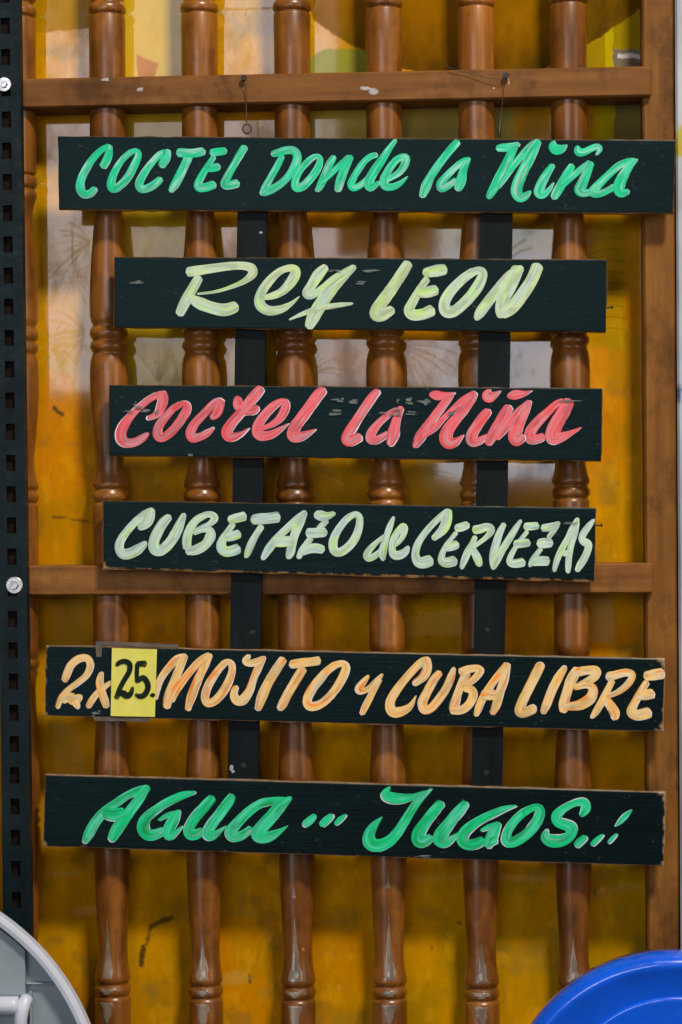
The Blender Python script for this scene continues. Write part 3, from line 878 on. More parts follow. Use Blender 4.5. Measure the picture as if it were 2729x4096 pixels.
LET = [
 # board 1
 (0, 'C', A, [[(470,118,34),(410,150,46),(345,215,55),(285,300,58),(245,390,64),(238,460,70),(268,505,66),(320,495,62),(362,450,46)], [(465,112,44),(462,190,62),(440,245,64),(405,298,58)]]),
 (0, 'O', A, [['c',(640,170,50),(575,225,48),(510,320,55),(478,420,66),(495,462,68),(545,440,62),(610,370,62),(665,270,62),(695,190,50),(675,162,42),(630,178,46),(580,220,48)]]),
 (0, 'C', A, [[(930,165,30),(870,185,50),(800,255,54),(735,345,60),(698,425,66),(720,465,60),(780,450,62),(835,415,62),(875,372,46)], [(918,148,56),(915,200,70),(890,255,66),(866,294,50)]]),
 (0, 'T', A, [[(1095,190,66),(1050,290,66),(1000,390,68),(965,450,58),(940,488,34)], [(990,180,66),(1040,178,70),(1110,182,66),(1170,176,72),(1216,162,60)]]),
 (0, 'E', A, [[(1290,205,44),(1240,280,48),(1190,360,54),(1158,425,60),(1170,452,66),(1220,450,68),(1300,422,70)], [(1252,182,60),(1310,172,62),(1386,162,60)], [(1225,302,50),(1280,298,62),(1334,283,64)]]),
 (0, 'L', A, [[(1535,122,56),(1490,190,60),(1440,280,58),(1390,370,62),(1368,428,68),(1400,435,66),(1484,412,70)]]),
 (0, 'D', Bc, [[(300,195,40),(255,280,54),(205,370,54),(160,450,58),(132,512,46)], [(208,190,46),(260,178,60),(330,158,62),(390,165,62),(412,215,66),(390,290,66),(335,370,58),(270,430,60),(200,470,66),(134,500,50)]]),
 (0, 'o', Bc, [['c',(550,208,44),(500,240,50),(430,320,52),(395,400,58),(402,452,66),(455,440,66),(520,375,62),(575,290,58),(592,225,44),(575,205,38),(535,215,42),(490,252,46)]]),
 (0, 'n', Bc, [[(705,200,46),(665,270,60),(625,360,62),(590,440,56),(560,482,36)], [(610,410,30),(680,340,42),(750,270,46),(828,205,50)], [(838,198,44),(785,300,66),(750,390,72),(735,450,64),(722,486,44)]]),
 (0, 'd', Bc, [[(1040,195,40),(985,208,50),(925,260,50),(865,350,54),(832,425,60),(850,455,56),(910,430,50),(975,365,44),(1025,290,40)], [(1184,72,26),(1130,150,50),(1070,240,66),(1010,330,72),(970,410,76),(985,455,62),(1056,405,26)]]),
 (0, 'e', Bc, [[(1095,400,46),(1145,375,44),(1210,335,50),(1255,270,62),(1268,218,54),(1240,208,50),(1185,238,56),(1130,310,60),(1092,390,66),(1098,438,66),(1150,448,56),(1215,420,44),(1280,362,8)]]),
 (0, 'l', Pc, [[(770,165,110),(680,260,125),(570,390,120),(440,560,125),(320,740,130),(250,890,160),(190,1060,90)]]),
 (0, 'a', Pc, [[(950,440,50),(850,490,110),(720,580,100),(580,720,115),(480,845,140),(505,915,130),(620,860,110),(740,770,100)], [(945,440,40),(865,560,110),(825,680,130),(800,800,165),(745,950,110)]]),
 (0, 'N', Cc, [[(300,112,60),(265,200,68),(215,300,72),(165,400,74),(115,490,56),(95,520,30)], [(170,440,30),(250,330,44),(330,220,46),(420,120,50),(485,75,34)], [(158,142,40),(200,135,62),(260,130,62),(340,104,34)], [(485,75,44),(430,180,72),(380,280,78),(330,390,84),(315,465,90),(340,512,74),(380,500,60),(420,458,16)]]),
 (0, 'i', Cc, [[(592,258,36),(545,330,64),(500,410,70),(482,475,74),(510,498,50),(555,460,40),(595,395,10)], [(600,80,24),(588,125,70),(618,148,84),(660,140,56),(694,110,14)]]),
 (0, 'ñ', Cc, [[(742,258,50),(700,330,64),(655,410,70),(615,480,68),(590,522,50)], [(650,440,30),(730,360,46),(810,290,48),(880,242,48)], [(885,238,46),(850,320,64),(815,400,78),(790,455,84),(820,478,60),(880,468,56)], [(776,116,30),(782,165,64),(830,165,56),(880,140,50),(930,125,48),(950,142,40),(918,190,20)]]),
 (0, 'a', Cc, [[(1220,225,26),(1170,235,50),(1090,270,54),(1000,350,56),(920,430,64),(888,472,66),(930,485,56),(1000,460,50),(1060,420,46)], [(1228,218,20),(1165,280,60),(1110,370,80),(1088,435,88),(1105,478,72),(1168,462,40)]]),
 # board 2
 (1, 'R', D_, [[(615,160,56),(580,220,60),(540,290,66),(510,350,66),(485,406,52)], [(550,290,40),(610,325,74),(690,355,72),(770,368,76),(850,342,66)], [(528,138,56),(580,130,62),(680,115,56),(790,100,52),(880,97,50),(932,112,58),(940,145,56),(890,190,36),(800,230,24),(700,258,18),(595,270,14)]]),
 (1, 'e', D_, [[(980,298,18),(1050,285,40),(1120,255,50),(1180,190,66),(1205,130,60),(1165,112,42),(1100,135,44),(1030,205,56),(985,280,60),(988,340,66),(1040,373,60),(1110,365,50),(1170,335,30),(1228,286,6)]]),
 (1, 'y', D_, [[(1570,98,34),(1450,210,70),(1380,300,80),(1330,380,80),(1300,440,72),(1280,486,46)], [(1395,98,44),(1345,150,68),(1300,220,60),(1272,268,58),(1300,280,48),(1370,235,44),(1450,170,44),(1560,102,30)], [(1162,430,10),(1240,395,26),(1340,360,34),(1460,340,32),(1556,330,14)]]),
 (1, 'L', E_, [[(352,68,60),(300,150,66),(240,240,70),(175,330,76),(155,378,80),(190,388,70),(260,345,50)]]),
 (1, 'E', E_, [[(462,165,44),(415,230,44),(375,300,52),(348,355,60),(370,383,66),(430,380,66),(500,350,72)], [(430,138,50),(500,125,68),(574,112,64)], [(395,258,44),(455,250,66),(522,232,60)]]),
 (1, 'O', E_, [['c',(730,128,50),(670,170,56),(600,240,60),(560,310,64),(570,362,74),(620,360,66),(700,290,64),(760,210,66),(788,140,54),(765,120,46),(715,138,48),(660,180,54)]]),
 (1, 'N', E_, [[(1025,104,44),(950,150,60),(870,240,62),(800,330,64),(765,380,60),(742,416,24)], [(1000,96,70),(950,200,84),(908,290,76),(892,360,66),(905,402,50)], [(890,385,60),(960,340,76),(1030,250,74),(1080,170,72),(1116,80,72)]]),
 # board 3
 (2, 'C', F1, [[(780,140,60),(690,160,90),(560,215,90),(430,315,90),(310,430,100),(210,560,130),(155,680,140),(165,775,145),(230,825,125),(340,815,120),(450,755,105),(532,685,40)], [(745,140,100),(725,250,140),(690,360,120),(640,440,90),(510,495,70)]]),
 (2, 'o', F1, [['c',(940,310,90),(860,360,100),(740,490,110),(655,620,120),(650,730,120),(720,755,110),(850,660,120),(960,520,120),(1040,390,125),(1050,310,90),(1000,285,75),(930,315,85),(850,370,95)]]),
 (2, 'c', F1, [[(1530,240,70),(1420,290,110),(1290,420,110),(1160,560,120),(1095,690,130),(1125,765,118),(1220,745,110),(1330,690,100),(1418,622,36)], [(1515,225,110),(1490,350,125),(1450,430,120),(1370,495,70)]]),
 (2, 't', F2, [[(310,180,70),(310,270,130),(335,335,150),(400,330,100)], [(350,425,60),(440,385,110),(520,375,130),(592,320,80)], [(645,60,110),(540,180,140),(440,300,130),(330,430,120),(220,560,130),(155,680,140),(185,745,125),(270,735,110),(370,690,60),(472,612,8)]]),
 (2, 'e', F2, [[(560,650,60),(660,620,60),(780,570,80),(890,480,110),(958,350,120),(965,270,90),(900,255,80),(790,325,110),(670,450,120),(582,590,130),(565,675,120),(620,725,140),(740,718,120),(870,650,80),(1005,556,8)]]),
 (2, 'l', F2, [[(1490,75,120),(1390,190,150),(1290,330,150),(1180,480,150),(1085,620,160),(1055,725,150),(1110,748,150),(1220,715,110),(1380,632,8)]]),
 (2, 'l', G1, [[(530,88,70),(460,160,100),(370,290,110),(270,440,110),(180,580,120),(135,685,130),(180,708,130),(318,645,110)]]),
 (2, 'a', G1, [[(760,320,60),(670,365,70),(590,430,80),(500,520,90),(435,615,110),(425,685,110),(490,698,100),(580,650,80),(650,600,60)], [(805,285,70),(750,420,100),(722,530,120),(705,620,150),(655,765,80)]]),
 (2, 'N', G1, [[(1400,130,90),(1320,250,100),(1220,380,100),(1120,520,110),(1030,650,130),(980,740,90),(950,790,50)], [(1060,660,50),(1200,550,70),(1300,440,65),(1420,320,60),(1540,205,62),(1690,115,60)], [(1135,145,40),(1200,150,110),(1270,160,110),(1340,150,70),(1450,130,30)], [(1700,120,60),(1640,210,110),(1540,340,120),(1440,470,130),(1360,580,150),(1335,675,160),(1375,735,145),(1450,715,105),(1550,632,14)]]),
 (2, 'i', G2, [[(400,312,80),(330,400,120),(250,510,120),(195,610,130),(198,685,128),(260,688,100),(340,640,70),(390,595,20)], [(405,80,40),(370,145,120),(400,178,130),(450,150,90),(530,96,14)]]),
 (2, 'ñ', G2, [[(640,265,100),(580,360,120),(510,480,120),(440,600,120),(380,735,80)], [(470,660,60),(560,560,80),(640,450,80),(730,340,80),(870,212,56)], [(875,208,46),(810,330,110),(750,450,130),(702,570,150),(695,655,150),(730,680,130),(805,615,80)], [(604,165,40),(660,150,100),(720,140,110),(800,130,70),(895,92,10)]]),
 (2, 'a', G2, [[(1270,205,60),(1180,250,80),(1070,350,100),(960,460,120),(885,560,130),(868,640,130),(930,660,110),(1050,620,90)], [(1340,190,120),(1270,330,150),(1190,460,160),(1135,580,170),(1135,645,150),(1210,640,130),(1320,600,80),(1475,518,10)]]),
 # board 4
 (3, 'C', H1, [[(480,95,50),(400,142,80),(300,222,80),(210,320,80),(142,420,90),(124,500,95),(162,565,108),(240,558,110),(330,508,105),(408,440,50)], [(460,85,80),(440,180,110),(400,250,105),(320,302,55)]]),
 (3, 'U', H1, [[(660,165,70),(590,230,100),(530,330,110),(488,430,110),(495,515,118),(560,528,110),(650,450,110),(720,340,110),(765,240,90),(806,140,50)]]),
 (3, 'B', H1, [[(1040,150,70),(930,210,80),(860,310,90),(830,420,100),(835,525,90)], [(1000,155,60),(1090,152,70),(1125,190,80),(1070,250,60),(980,290,50),(900,340,50)], [(890,345,60),(990,310,60),(1060,310,80),(1080,370,110),(1030,460,100),(930,520,105),(815,545,60)]]),
 (3, 'E', H1, [[(1325,240,60),(1260,330,70),(1200,430,90),(1195,505,110),(1240,538,110),(1310,530,110),(1390,495,110)], [(1260,210,80),(1350,190,100),(1456,162,95)], [(1225,392,80),(1300,380,100),(1396,346,95)]]),
 (3, 'T', H2, [[(130,235,70),(70,330,66),(15,430,80),(-25,530,70),(-42,580,34)], [(12,185,100),(90,172,115),(180,167,112),(320,148,115)]]),
 (3, 'A', H2, [[(580,100,50),(500,170,80),(390,270,80),(280,380,85),(200,480,90),(150,560,70),(125,602,36)], [(580,88,60),(520,210,100),(470,330,90),(440,440,90),(420,530,92),(390,590,50)], [(230,400,110),(330,410,115),(455,398,100)]]),
 (3, 'Z', H2, [[(810,180,56),(740,250,60),(690,310,50)], [(645,360,56),(590,440,70),(540,510,72),(500,590,44)], [(670,115,70),(740,138,110),(810,142,84),(890,105,40)], [(582,318,100),(690,318,104),(806,308,100)], [(530,530,70),(620,485,95),(700,478,100),(778,500,92)]]),
 (3, 'O', H2, [['c',(1090,125,64),(1020,165,70),(930,275,80),(875,390,90),(875,485,98),(922,525,90),(1010,480,90),(1090,390,90),(1140,270,80),(1148,165,72),(1115,122,64),(1060,140,66),(1000,190,68)]]),
 (3, 'd', I1, [[(320,375,40),(220,460,60),(130,550,80),(82,635,90),(112,675,80),(200,630,80),(275,560,60)], [(430,140,34),(380,260,80),(335,390,80),(300,520,100),(282,615,104),(298,702,40)]]),
 (3, 'e', I1, [[(400,520,50),(480,470,60),(540,390,70),(560,285,95),(540,255,70),(480,325,80),(422,430,90),(402,540,90),(425,625,108),(500,630,118),(570,585,100),(610,510,30)]]),
 (3, 'C', I1, [[(1120,60,70),(1030,132,80),(910,242,80),(800,372,85),(722,500,90),(695,630,100),(735,715,130),(820,718,150),(920,680,140)], [(1110,45,90),(1090,190,130),(1040,310,120),(910,430,70)]]),
 (3, 'E', I1, [[(1215,335,56),(1140,430,55),(1072,520,60),(1024,640,80),(1036,712,110),(1110,720,130),(1216,688,125)], [(1185,292,90),(1270,280,110),(1370,238,95)], [(1050,530,110),(1150,515,120),(1240,488,105)]]),
 (3, 'R', I2, [[(7,320,60),(-33,417,70),(-93,527,90),(-143,657,80),(-172,744,40)], [(-35,475,80),(10,560,100),(45,640,100),(52,712,70)], [(-34,252,105),(60,240,110),(150,212,100),(205,232,100),(190,290,80),(110,370,60),(0,450,50),(-24,475,40)]]),
 (3, 'V', I2, [[(375,162,60),(310,290,90),(265,430,100),(230,570,100),(228,670,84),(238,750,50)], [(585,120,40),(500,250,80),(420,380,90),(340,510,90),(272,640,92),(230,738,56)]]),
 (3, 'E', I2, [[(665,260,50),(590,350,55),(520,450,55),(452,570,70),(428,645,72),(455,668,98),(530,670,110),(632,648,115)], [(608,210,95),(700,205,100),(806,195,95)], [(482,432,95),(580,420,110),(696,408,95)]]),
 (3, 'Z', I2, [[(1045,180,60),(980,270,66),(915,355,60)], [(840,470,60),(780,550,70),(720,640,80),(686,712,44)], [(828,228,90),(930,217,100),(1010,190,80),(1070,155,50)], [(775,420,95),(870,415,130),(984,415,95)], [(705,660,90),(820,640,120),(942,640,115)]]),
 (3, 'A', I2, [[(1295,95,44),(1240,220,100),(1170,350,80),(1100,470,80),(1040,600,80),(1002,720,64),(994,778,40)], [(1295,140,50),(1250,300,80),(1210,430,80),(1182,570,80),(1170,700,78),(1165,795,44)], [(1085,545,70),(1170,540,80),(1205,530,60)]]),
 (3, 'S', I2, [[(1498,112,30),(1430,200,80),(1360,300,90),(1342,375,85),(1390,408,110),(1430,430,95),(1410,520,90),(1370,610,95),(1320,690,92),(1272,775,56)]]),
 # board 5
 (4, '2', J_, [[(185,348,40),(205,300,60),(240,220,60),(300,168,58),(365,160,58),(396,210,58),(370,290,52),(300,350,46),(220,410,44),(165,470,50),(132,556,36)], [(165,500,50),(225,470,80),(275,488,92),(330,452,30)], [(270,490,70),(290,530,56),(296,560,30)]]),
 (4, 'x', J_, [[(566,345,30),(490,400,50),(430,460,50),(390,520,50),(374,556,36)], [(482,268,30),(468,350,60),(485,430,60),(508,500,62),(520,556,40)]]),
 (4, 'M', J_, [[(1148,138,30),(1080,165,60),(1010,235,56),(950,315,50),(922,390,46),(906,488,26)], [(1138,132,50),(1090,250,62),(1040,370,64),(1002,480,72),(990,560,50)], [(1015,505,60),(1060,420,70),(1140,310,56),(1230,205,56),(1300,155,60),(1340,128,36)], [(1332,125,50),(1275,250,62),(1220,370,66),(1180,480,66),(1155,576,40)]]),
 (4, 'O', J_, [['c',(1450,195,50),(1390,265,56),(1320,370,60),(1293,460,62),(1315,515,62),(1380,490,66),(1450,400,66),(1500,285,56),(1502,210,50),(1470,188,46),(1430,215,50),(1385,272,52)]]),
 (4, 'J', K_, [[(80,334,34),(60,390,50),(78,436,64),(120,438,68),(170,370,56),(205,270,48),(240,190,50),(276,130,26)], [(170,118,24),(142,165,50),(180,180,50),(230,165,50),(272,136,26)]]),
 (4, 'I', K_, [[(414,140,60),(360,220,66),(300,320,66),(260,410,70),(228,508,44)]]),
 (4, 'T', K_, [[(550,205,66),(500,290,64),(440,390,62),(405,460,64),(380,506,44)], [(450,190,56),(520,178,64),(590,170,60),(670,158,60)]]),
 (4, 'O', K_, [['c',(765,190,50),(700,245,56),(620,340,60),(573,430,62),(590,478,64),(660,468,60),(740,400,56),(810,295,58),(843,210,56),(825,182,48),(760,195,48),(700,245,52)]]),
 (4, 'y', K_, [[(1005,262,20),(965,310,46),(932,358,50),(952,378,40),(1010,350,40),(1060,300,40),(1102,252,18)], [(1082,280,46),(1030,380,46),(990,460,48),(955,538,34)]]),
 (4, 'C', K_, [[(1430,150,40),(1370,172,54),(1280,262,54),(1200,362,60),(1152,450,66),(1164,515,72),(1220,518,70),(1290,480,44),(1335,402,6)], [(1395,138,70),(1412,205,66),(1385,270,64),(1314,326,46)]]),
 (4, 'U', K_, [[(1505,235,44),(1460,290,60),(1410,380,62),(1378,455,64),(1394,505,60),(1440,490,60),(1500,420,60),(1550,340,58),(1580,265,54),(1600,205,24)]]),
 (4, 'B', L_, [[(190,170,50),(160,230,50),(130,310,50),(105,390,60),(95,428,46)], [(138,182,60),(200,155,50),(260,148,44),(278,162,44),(240,210,42),(190,250,40),(160,270,34)], [(165,282,34),(215,285,56),(230,320,56),(200,380,52),(150,418,54),(78,422,40)]]),
 (4, 'A', L_, [[(448,115,34),(400,180,46),(340,260,46),(290,340,48),(260,410,44),(242,458,26)], [(444,112,50),(430,210,54),(400,300,54),(375,390,56),(345,446,36)], [(275,322,60),(330,320,66),(385,318,60)]]),
 (4, 'L', L_, [[(668,115,60),(625,200,64),(580,290,62),(537,380,64),(530,428,68),(570,430,66),(632,400,60)]]),
 (4, 'I', L_, [[(822,138,34),(780,200,56),(735,290,60),(700,380,58),(672,444,36)]]),
 (4, 'B', L_, [[(905,145,60),(860,220,70),(830,300,60),(807,380,60),(808,436,44)], [(885,175,56),(960,162,56),(1020,165,56),(1005,205,54),(940,245,46),(870,275,40)], [(875,272,40),(960,258,40),(998,282,60),(980,340,68),(910,385,66),(805,395,44)]]),
 (4, 'R', L_, [[(1125,220,40),(1090,290,44),(1050,370,50),(1015,430,44),(988,466,26)], [(1075,340,50),(1110,390,62),(1140,440,62),(1132,478,44)], [(1082,202,56),(1130,195,56),(1200,177,50),(1246,184,46),(1242,220,46),(1200,270,44),(1140,310,36),(1085,328,30)]]),
 (4, 'E', L_, [[(1345,230,40),(1295,310,46),(1252,390,50),(1240,428,58),(1275,448,66),(1370,428,80)], [(1320,202,56),(1390,190,70),(1454,178,70)], [(1275,322,50),(1330,320,66),(1390,308,64)]]),
 # board 6
 (5, 'A', M1, [[(780,125,50),(680,155,80),(550,212,80),(420,302,90),(300,392,100),(210,500,110),(150,610,110),(100,708,60)], [(770,110,70),(680,240,100),(590,360,110),(510,470,120),(440,570,130),(375,690,90)], [(290,385,110),(400,412,130),(530,388,110)]]),
 (5, 'G', M1, [[(1262,178,30),(1130,212,80),(990,272,90),(860,352,90),(742,452,110),(712,558,130),(762,625,120),(850,618,110),(940,570,80)], [(868,475,24),(960,420,50),(1060,392,50)], [(1092,365,40),(1040,450,110),(992,540,120),(972,622,112),(1010,640,80),(1128,530,14)]]),
 (5, 'U', M1, [[(1455,225,90),(1370,315,110),(1270,430,110),(1202,540,110),(1206,615,128),(1270,620,110),(1350,570,70)], [(1655,200,80),(1600,290,108),(1526,392,110),(1436,512,112),(1390,600,120),(1410,636,116),(1466,622,80),(1590,528,10)]]),
 (5, 'A', M2, [[(690,205,60),(560,218,80),(430,245,90),(300,332,100),(182,450,110),(115,545,128),(145,596,100),(230,580,100),(340,500,80)], [(752,180,40),(640,262,120),(550,370,130),(452,480,140),(395,565,150),(430,608,110),(520,590,110),(620,540,60),(716,475,8)]]),
 (5, '.', M2, [[(1005,362,50),(940,425,85),(872,478,70)]]),
 (5, '.', M2, [[(1180,360,50),(1110,425,82),(1048,482,60)]]),
 (5, '.', M2, [[(1320,358,24),(1255,415,58),(1198,468,40)]]),
 (5, 'J', M3, [[(345,68,24),(292,148,100),(370,188,118),(480,193,100),(600,168,60),(720,120,40)], [(262,384,14),(180,470,80),(124,570,120),(136,655,148),(212,685,130),(320,648,120),(410,560,110),(490,440,100),(570,310,90),(650,200,86),(785,85,24)]]),
 (5, 'U', M3, [[(890,225,90),(810,315,110),(720,430,110),(642,550,130),(638,632,138),(690,648,120),(785,590,80)], [(1145,228,80),(1060,325,110),(960,450,120),(872,570,140),(858,632,140),(920,648,110),(1000,600,60),(1064,540,10)]]),
 (5, 'G', M3, [[(1662,264,14),(1530,302,60),(1390,362,80),(1240,442,90),(1122,540,110),(1095,625,120),(1142,676,110),(1240,665,110),(1330,620,80)], [(1284,528,24),(1370,490,50),(1455,462,60)], [(1482,438,50),(1430,530,110),(1395,610,120),(1345,705,90)], [(1380,650,90),(1460,610,90)]]),
 (5, 'O', M4, [['c',(400,235,66),(320,275,80),(210,372,90),(134,490,90),(126,585,108),(190,598,110),(310,530,110),(410,430,110),(468,315,108),(472,245,84),(430,228,70),(360,255,76),(290,300,80)]]),
 (5, 'S', M4, [[(895,330,50),(950,240,112),(925,182,88),(840,190,70),(730,242,80),(645,320,110),(655,388,100),(740,420,110),(805,462,128),(770,545,112),(670,588,130),(565,575,130),(525,535,100),(548,470,30)]]),
 (5, '.', M4, [[(958,532,56),(890,590,80),(836,645,62)]]),
 (5, '.', M4, [[(1132,515,26),(1060,580,56),(1002,632,44)]]),
 (5, '.', M4, [[(1276,506,20),(1225,560,40),(1180,608,26)]]),
 (5, "'", M4, [[(1440,256,10),(1370,320,60),(1310,385,50),(1264,434,12)]]),
]
PALS = [GREEN, PALE, PINK, PALE2, CREAM, GREEN2]
NAMES = ["green", "pale green", "pink", "pale mint", "cream and orange", "green"]
prev = -1
for li, (bi, g, crop, strokes) in enumerate(LET):
    letter(bi, boards[bi], g if g not in ".'" else None, strokes, crop, PALS[bi], li + 1, True, NAMES[bi], part="letter" if g not in ".'" else "dot")

# scratches through the paint of boards 2 and 3
GREY = [(96, 108, 110), (120, 126, 126), (146, 148, 148), (100, 108, 108), (60, 66, 66)]
def scratch(bi, crop, x0, x1, y, hgt, seed, lay=30):
    px0, py0, pw = crop; sc = 1568.0 / pw
    r = random.Random(seed); V = []; F = []; C = []; n = 0
    for k in range(r.randint(4, 7)):
        a = x0 + (x1 - x0) * r.random() * 0.7; b_ = a + (x1 - a) * r.uniform(0.3, 1.0)
        yy = y + r.uniform(-hgt, hgt) * 0.5; w = max(4, hgt * r.uniform(0.2, 0.55))
        pts = [(a, yy, w * .3), (a * .7 + b_ * .3, yy + r.uniform(-2, 2), w), (a * .35 + b_ * .65, yy + r.uniform(-2, 2), w * r.uniform(.5, 1.2)), (b_, yy + r.uniform(-3, 3), 2)]
        v, f, c = stroke_geo(pts, px0, py0, sc, lay + k, GREY, seed + k)
        V.append(v); C.append(c); F += [[q + n for q in fc] for fc in f]; n += len(v)
    mesh_obj("scratch", np.vstack(V), F, M_LETTER, boards[bi], np.vstack(C))
scratch(2, F1, 100, 340, 395, 22, 1); scratch(2, F1, 330, 560, 365, 80, 2); scratch(2, F1, 570, 690, 395, 44, 3); scratch(2, F1, 305, 380, 285, 50, 31)
scratch(2, G1, 520, 640, 370, 40, 4); scratch(2, G1, 640, 820, 355, 70, 5); scratch(2, G1, 800, 1020, 372, 40, 6)
scratch(2, G1, -60, 140, 220, 50, 7); scratch(2, G1, 160, 300, 240, 70, 8); scratch(2, G1, -80, 100, 360, 60, 9)
scratch(2, G1, 730, 790, 220, 40, 10); scratch(2, G1, 850, 950, 230, 80, 11); scratch(2, G1, 940, 1180, 235, 60, 12); scratch(2, G1, 1350, 1450, 365, 46, 13)
scratch(2, G2, 1080, 1510, 215, 34, 14); scratch(2, F1, 1060, 1140, 1000, 50, 15)
scratch(1, D_, 180, 290, 200, 18, 16); scratch(1, E_, 20, 100, 192, 20, 17); scratch(1, E_, 60, 190, 126, 16, 18); scratch(1, D_, 1390, 1500, 128, 18, 19)
scratch(3, I2, 1080, 1350, 162, 24, 20); scratch(5, M3, 560, 800, 800, 18, 21); scratch(4, J_, 390, 480, 595, 40, 22)

# nails standing out of the board ends
def nail(parent, px, py, Y, ln, r0, d, mat=None):
    c = at(px, py, Y); d = np.array(d, float); d /= np.linalg.norm(d)
    pts = [c, c + d * ln * 0.82, c + d * ln * 0.83, c + d * ln]
    v, f_ = tube_vf(pts, [r0, r0, r0 * 2.1, r0 * 2.0], 10)
    return fix_normals(mesh_obj("nail", v, f_, mat or M_NAIL, parent))
nail(boards[1], 1394 * K, 708 * K, -0.05, 0.009, 0.0010, (1, -0.3, 0.1))
nail(boards[3], 1368 * K, 1208 * K, -0.05, 0.010, 0.0010, (1, -0.3, 0.05))
# tape on the fifth board
def patch(name, quad, Y, t, mat, parent, seed=0):
    q = [np.array(p, float) for p in quad]
    n = 14; vs = []; fs = []
    for s in (0, 1):
        for j in range(3):
            for i in range(n):
                u = i / (n - 1); v = j / 2
                p = (1-u)*(1-v)*q[0] + u*(1-v)*q[1] + u*v*q[2] + (1-u)*v*q[3]
                jit = 3.0 * (float(vnoise(u * 9, v * 5, seed)) - 0.5) if j != 1 else 0
                w = at(p[0], p[1] + jit, Y)
                vs.append((w[0], Y + s * t - 0.0006 * float(vnoise(u * 4, v * 3, seed + 3)), w[2]))
    ix = lambda i, j, s: s * 3 * n + j * n + i
    for j in range(2):
        for i in range(n - 1):
            fs.append([ix(i, j, 0), ix(i+1, j, 0), ix(i+1, j+1, 0), ix(i, j+1, 0)])
            fs.append([ix(i, j, 1), ix(i, j+1, 1), ix(i+1, j+1, 1), ix(i+1, j, 1)])
    for i in range(n - 1):
        fs.append([ix(i, 0, 0), ix(i, 0, 1), ix(i+1, 0, 1), ix(i+1, 0, 0)]); fs.append([ix(i, 2, 0), ix(i+1, 2, 0), ix(i+1, 2, 1), ix(i, 2, 1)])
    for j in range(2):
        fs.append([ix(0, j, 0), ix(0, j+1, 0), ix(0, j+1, 1), ix(0, j, 1)]); fs.append([ix(n-1, j, 0), ix(n-1, j, 1), ix(n-1, j+1, 1), ix(n-1, j+1, 0)])
    return fix_normals(mesh_obj(name, vs, fs, mat, parent))
patch("tape", [(383, 2564), (712, 2576), (714, 2590), (384, 2580)], Y_SIGN0 - 0.0002, 0.0009, M_TAPE, boards[4], 1)
patch("tape", [(382, 2576), (410, 2577), (407, 2626), (386, 2629)], Y_SIGN0 - 0.0008, 0.0004, M_TAPE, boards[4], 2)
patch("tape", [(372, 2868), (600, 2871), (590, 2889), (380, 2882)], Y_SIGN0 - 0.0006, 0.0012, M_TAPE, boards[4], 3)

# ---------------------------------------------------------------- yellow price sticker
scJ = 1568 / 800.
qd = [(160 + x / scJ, 2550 + y / scJ) for x, y in ((565, 82), (918, 93), (902, 622), (555, 615))]
YS = Y_SIGN0 - 0.0030
sticker = empty("price_sticker", tuple(at(qd[3][0], qd[3][1], YS)), "yellow paper sticker reading 25. on the MOJITO board", "sticker")
n = 24; vs = []; fs = []; cs = []
for s in (0, 1):
    for j in range(n):
        for i in range(n):
            u, v = i / (n-1), j / (n-1)
            p = (1-u)*(1-v)*np.array(qd[0]) + u*(1-v)*np.array(qd[1]) + u*v*np.array(qd[2]) + (1-u)*v*np.array(qd[3])
            cur = 0.0012 * float(vnoise(u * 3, v * 4, 5)) * v
            w = at(p[0], p[1], YS)
            vs.append((w[0], YS - cur * 0.5 + s * 0.0004, w[2]))
            cs.append(lin((220, 218, 92)) * (0.9 + 0.2 * float(fbm(u * 5, v * 8, 8))) * np.array([1, 1, 1 + 0.6 * float(vnoise(u*4, v*5, 2))]))
ix = lambda i, j, s: s * n * n + j * n + i
for j in range(n-1):
    for i in range(n-1):
        fs.append([ix(i, j, 0), ix(i, j+1, 0), ix(i+1, j+1, 0), ix(i+1, j, 0)])
        fs.append([ix(i, j, 1), ix(i+1, j, 1), ix(i+1, j+1, 1), ix(i, j+1, 1)])
for i in range(n-1):
    fs += [[ix(i,0,0),ix(i+1,0,0),ix(i+1,0,1),ix(i,0,1)],[ix(i,n-1,0),ix(i,n-1,1),ix(i+1,n-1,1),ix(i+1,n-1,0)],[ix(0,i,0),ix(0,i,1),ix(0,i+1,1),ix(0,i+1,0)],[ix(n-1,i,0),ix(n-1,i+1,0),ix(n-1,i+1,1),ix(n-1,i,1)]]
mesh_obj("paper", vs, fs, M_PAPER, sticker, np.array(cs))
INK = [(18, 34, 24), (26, 42, 28), (14, 24, 20), (20, 36, 26), (20, 30, 24)]
digits = [('2', [[(598,222,24),(625,195,30),(670,184,34),(708,208,36),(704,265,34),(660,340,32),(625,410,32),(602,482,34)], [(612,445,36),(650,430,40),(682,455,46),(715,440,34),(732,382,20)]]),
          ('5', [[(768,196,30),(764,270,28),(764,355,26)], [(755,210,40),(800,202,36),(844,205,46)], [(762,348,24),(810,312,36),(845,350,36),(850,400,36),(822,450,36),(785,462,34),(748,440,20)]]),
          ('.', [[(884,432,34),(890,468,34)]])]
for k, (g, st) in enumerate(digits):
    V = []; F = []; C = []; nn = 0
    for j, s_ in enumerate(st):
        v, f, c = stroke_geo(s_, 160, 2550, scJ, j, INK, 300 + k * 5 + j, wmul=1.22)
        v[:, 1] += (YS - 0.0011) - (Y_SIGN0 - 0.00045)
        V.append(v); C.append(c); F += [[q + nn for q in fc] for fc in f]; nn += len(v)
    mesh_obj("digit" if g != '.' else "dot", np.vstack(V), F, M_LETTER, sticker, np.vstack(C))

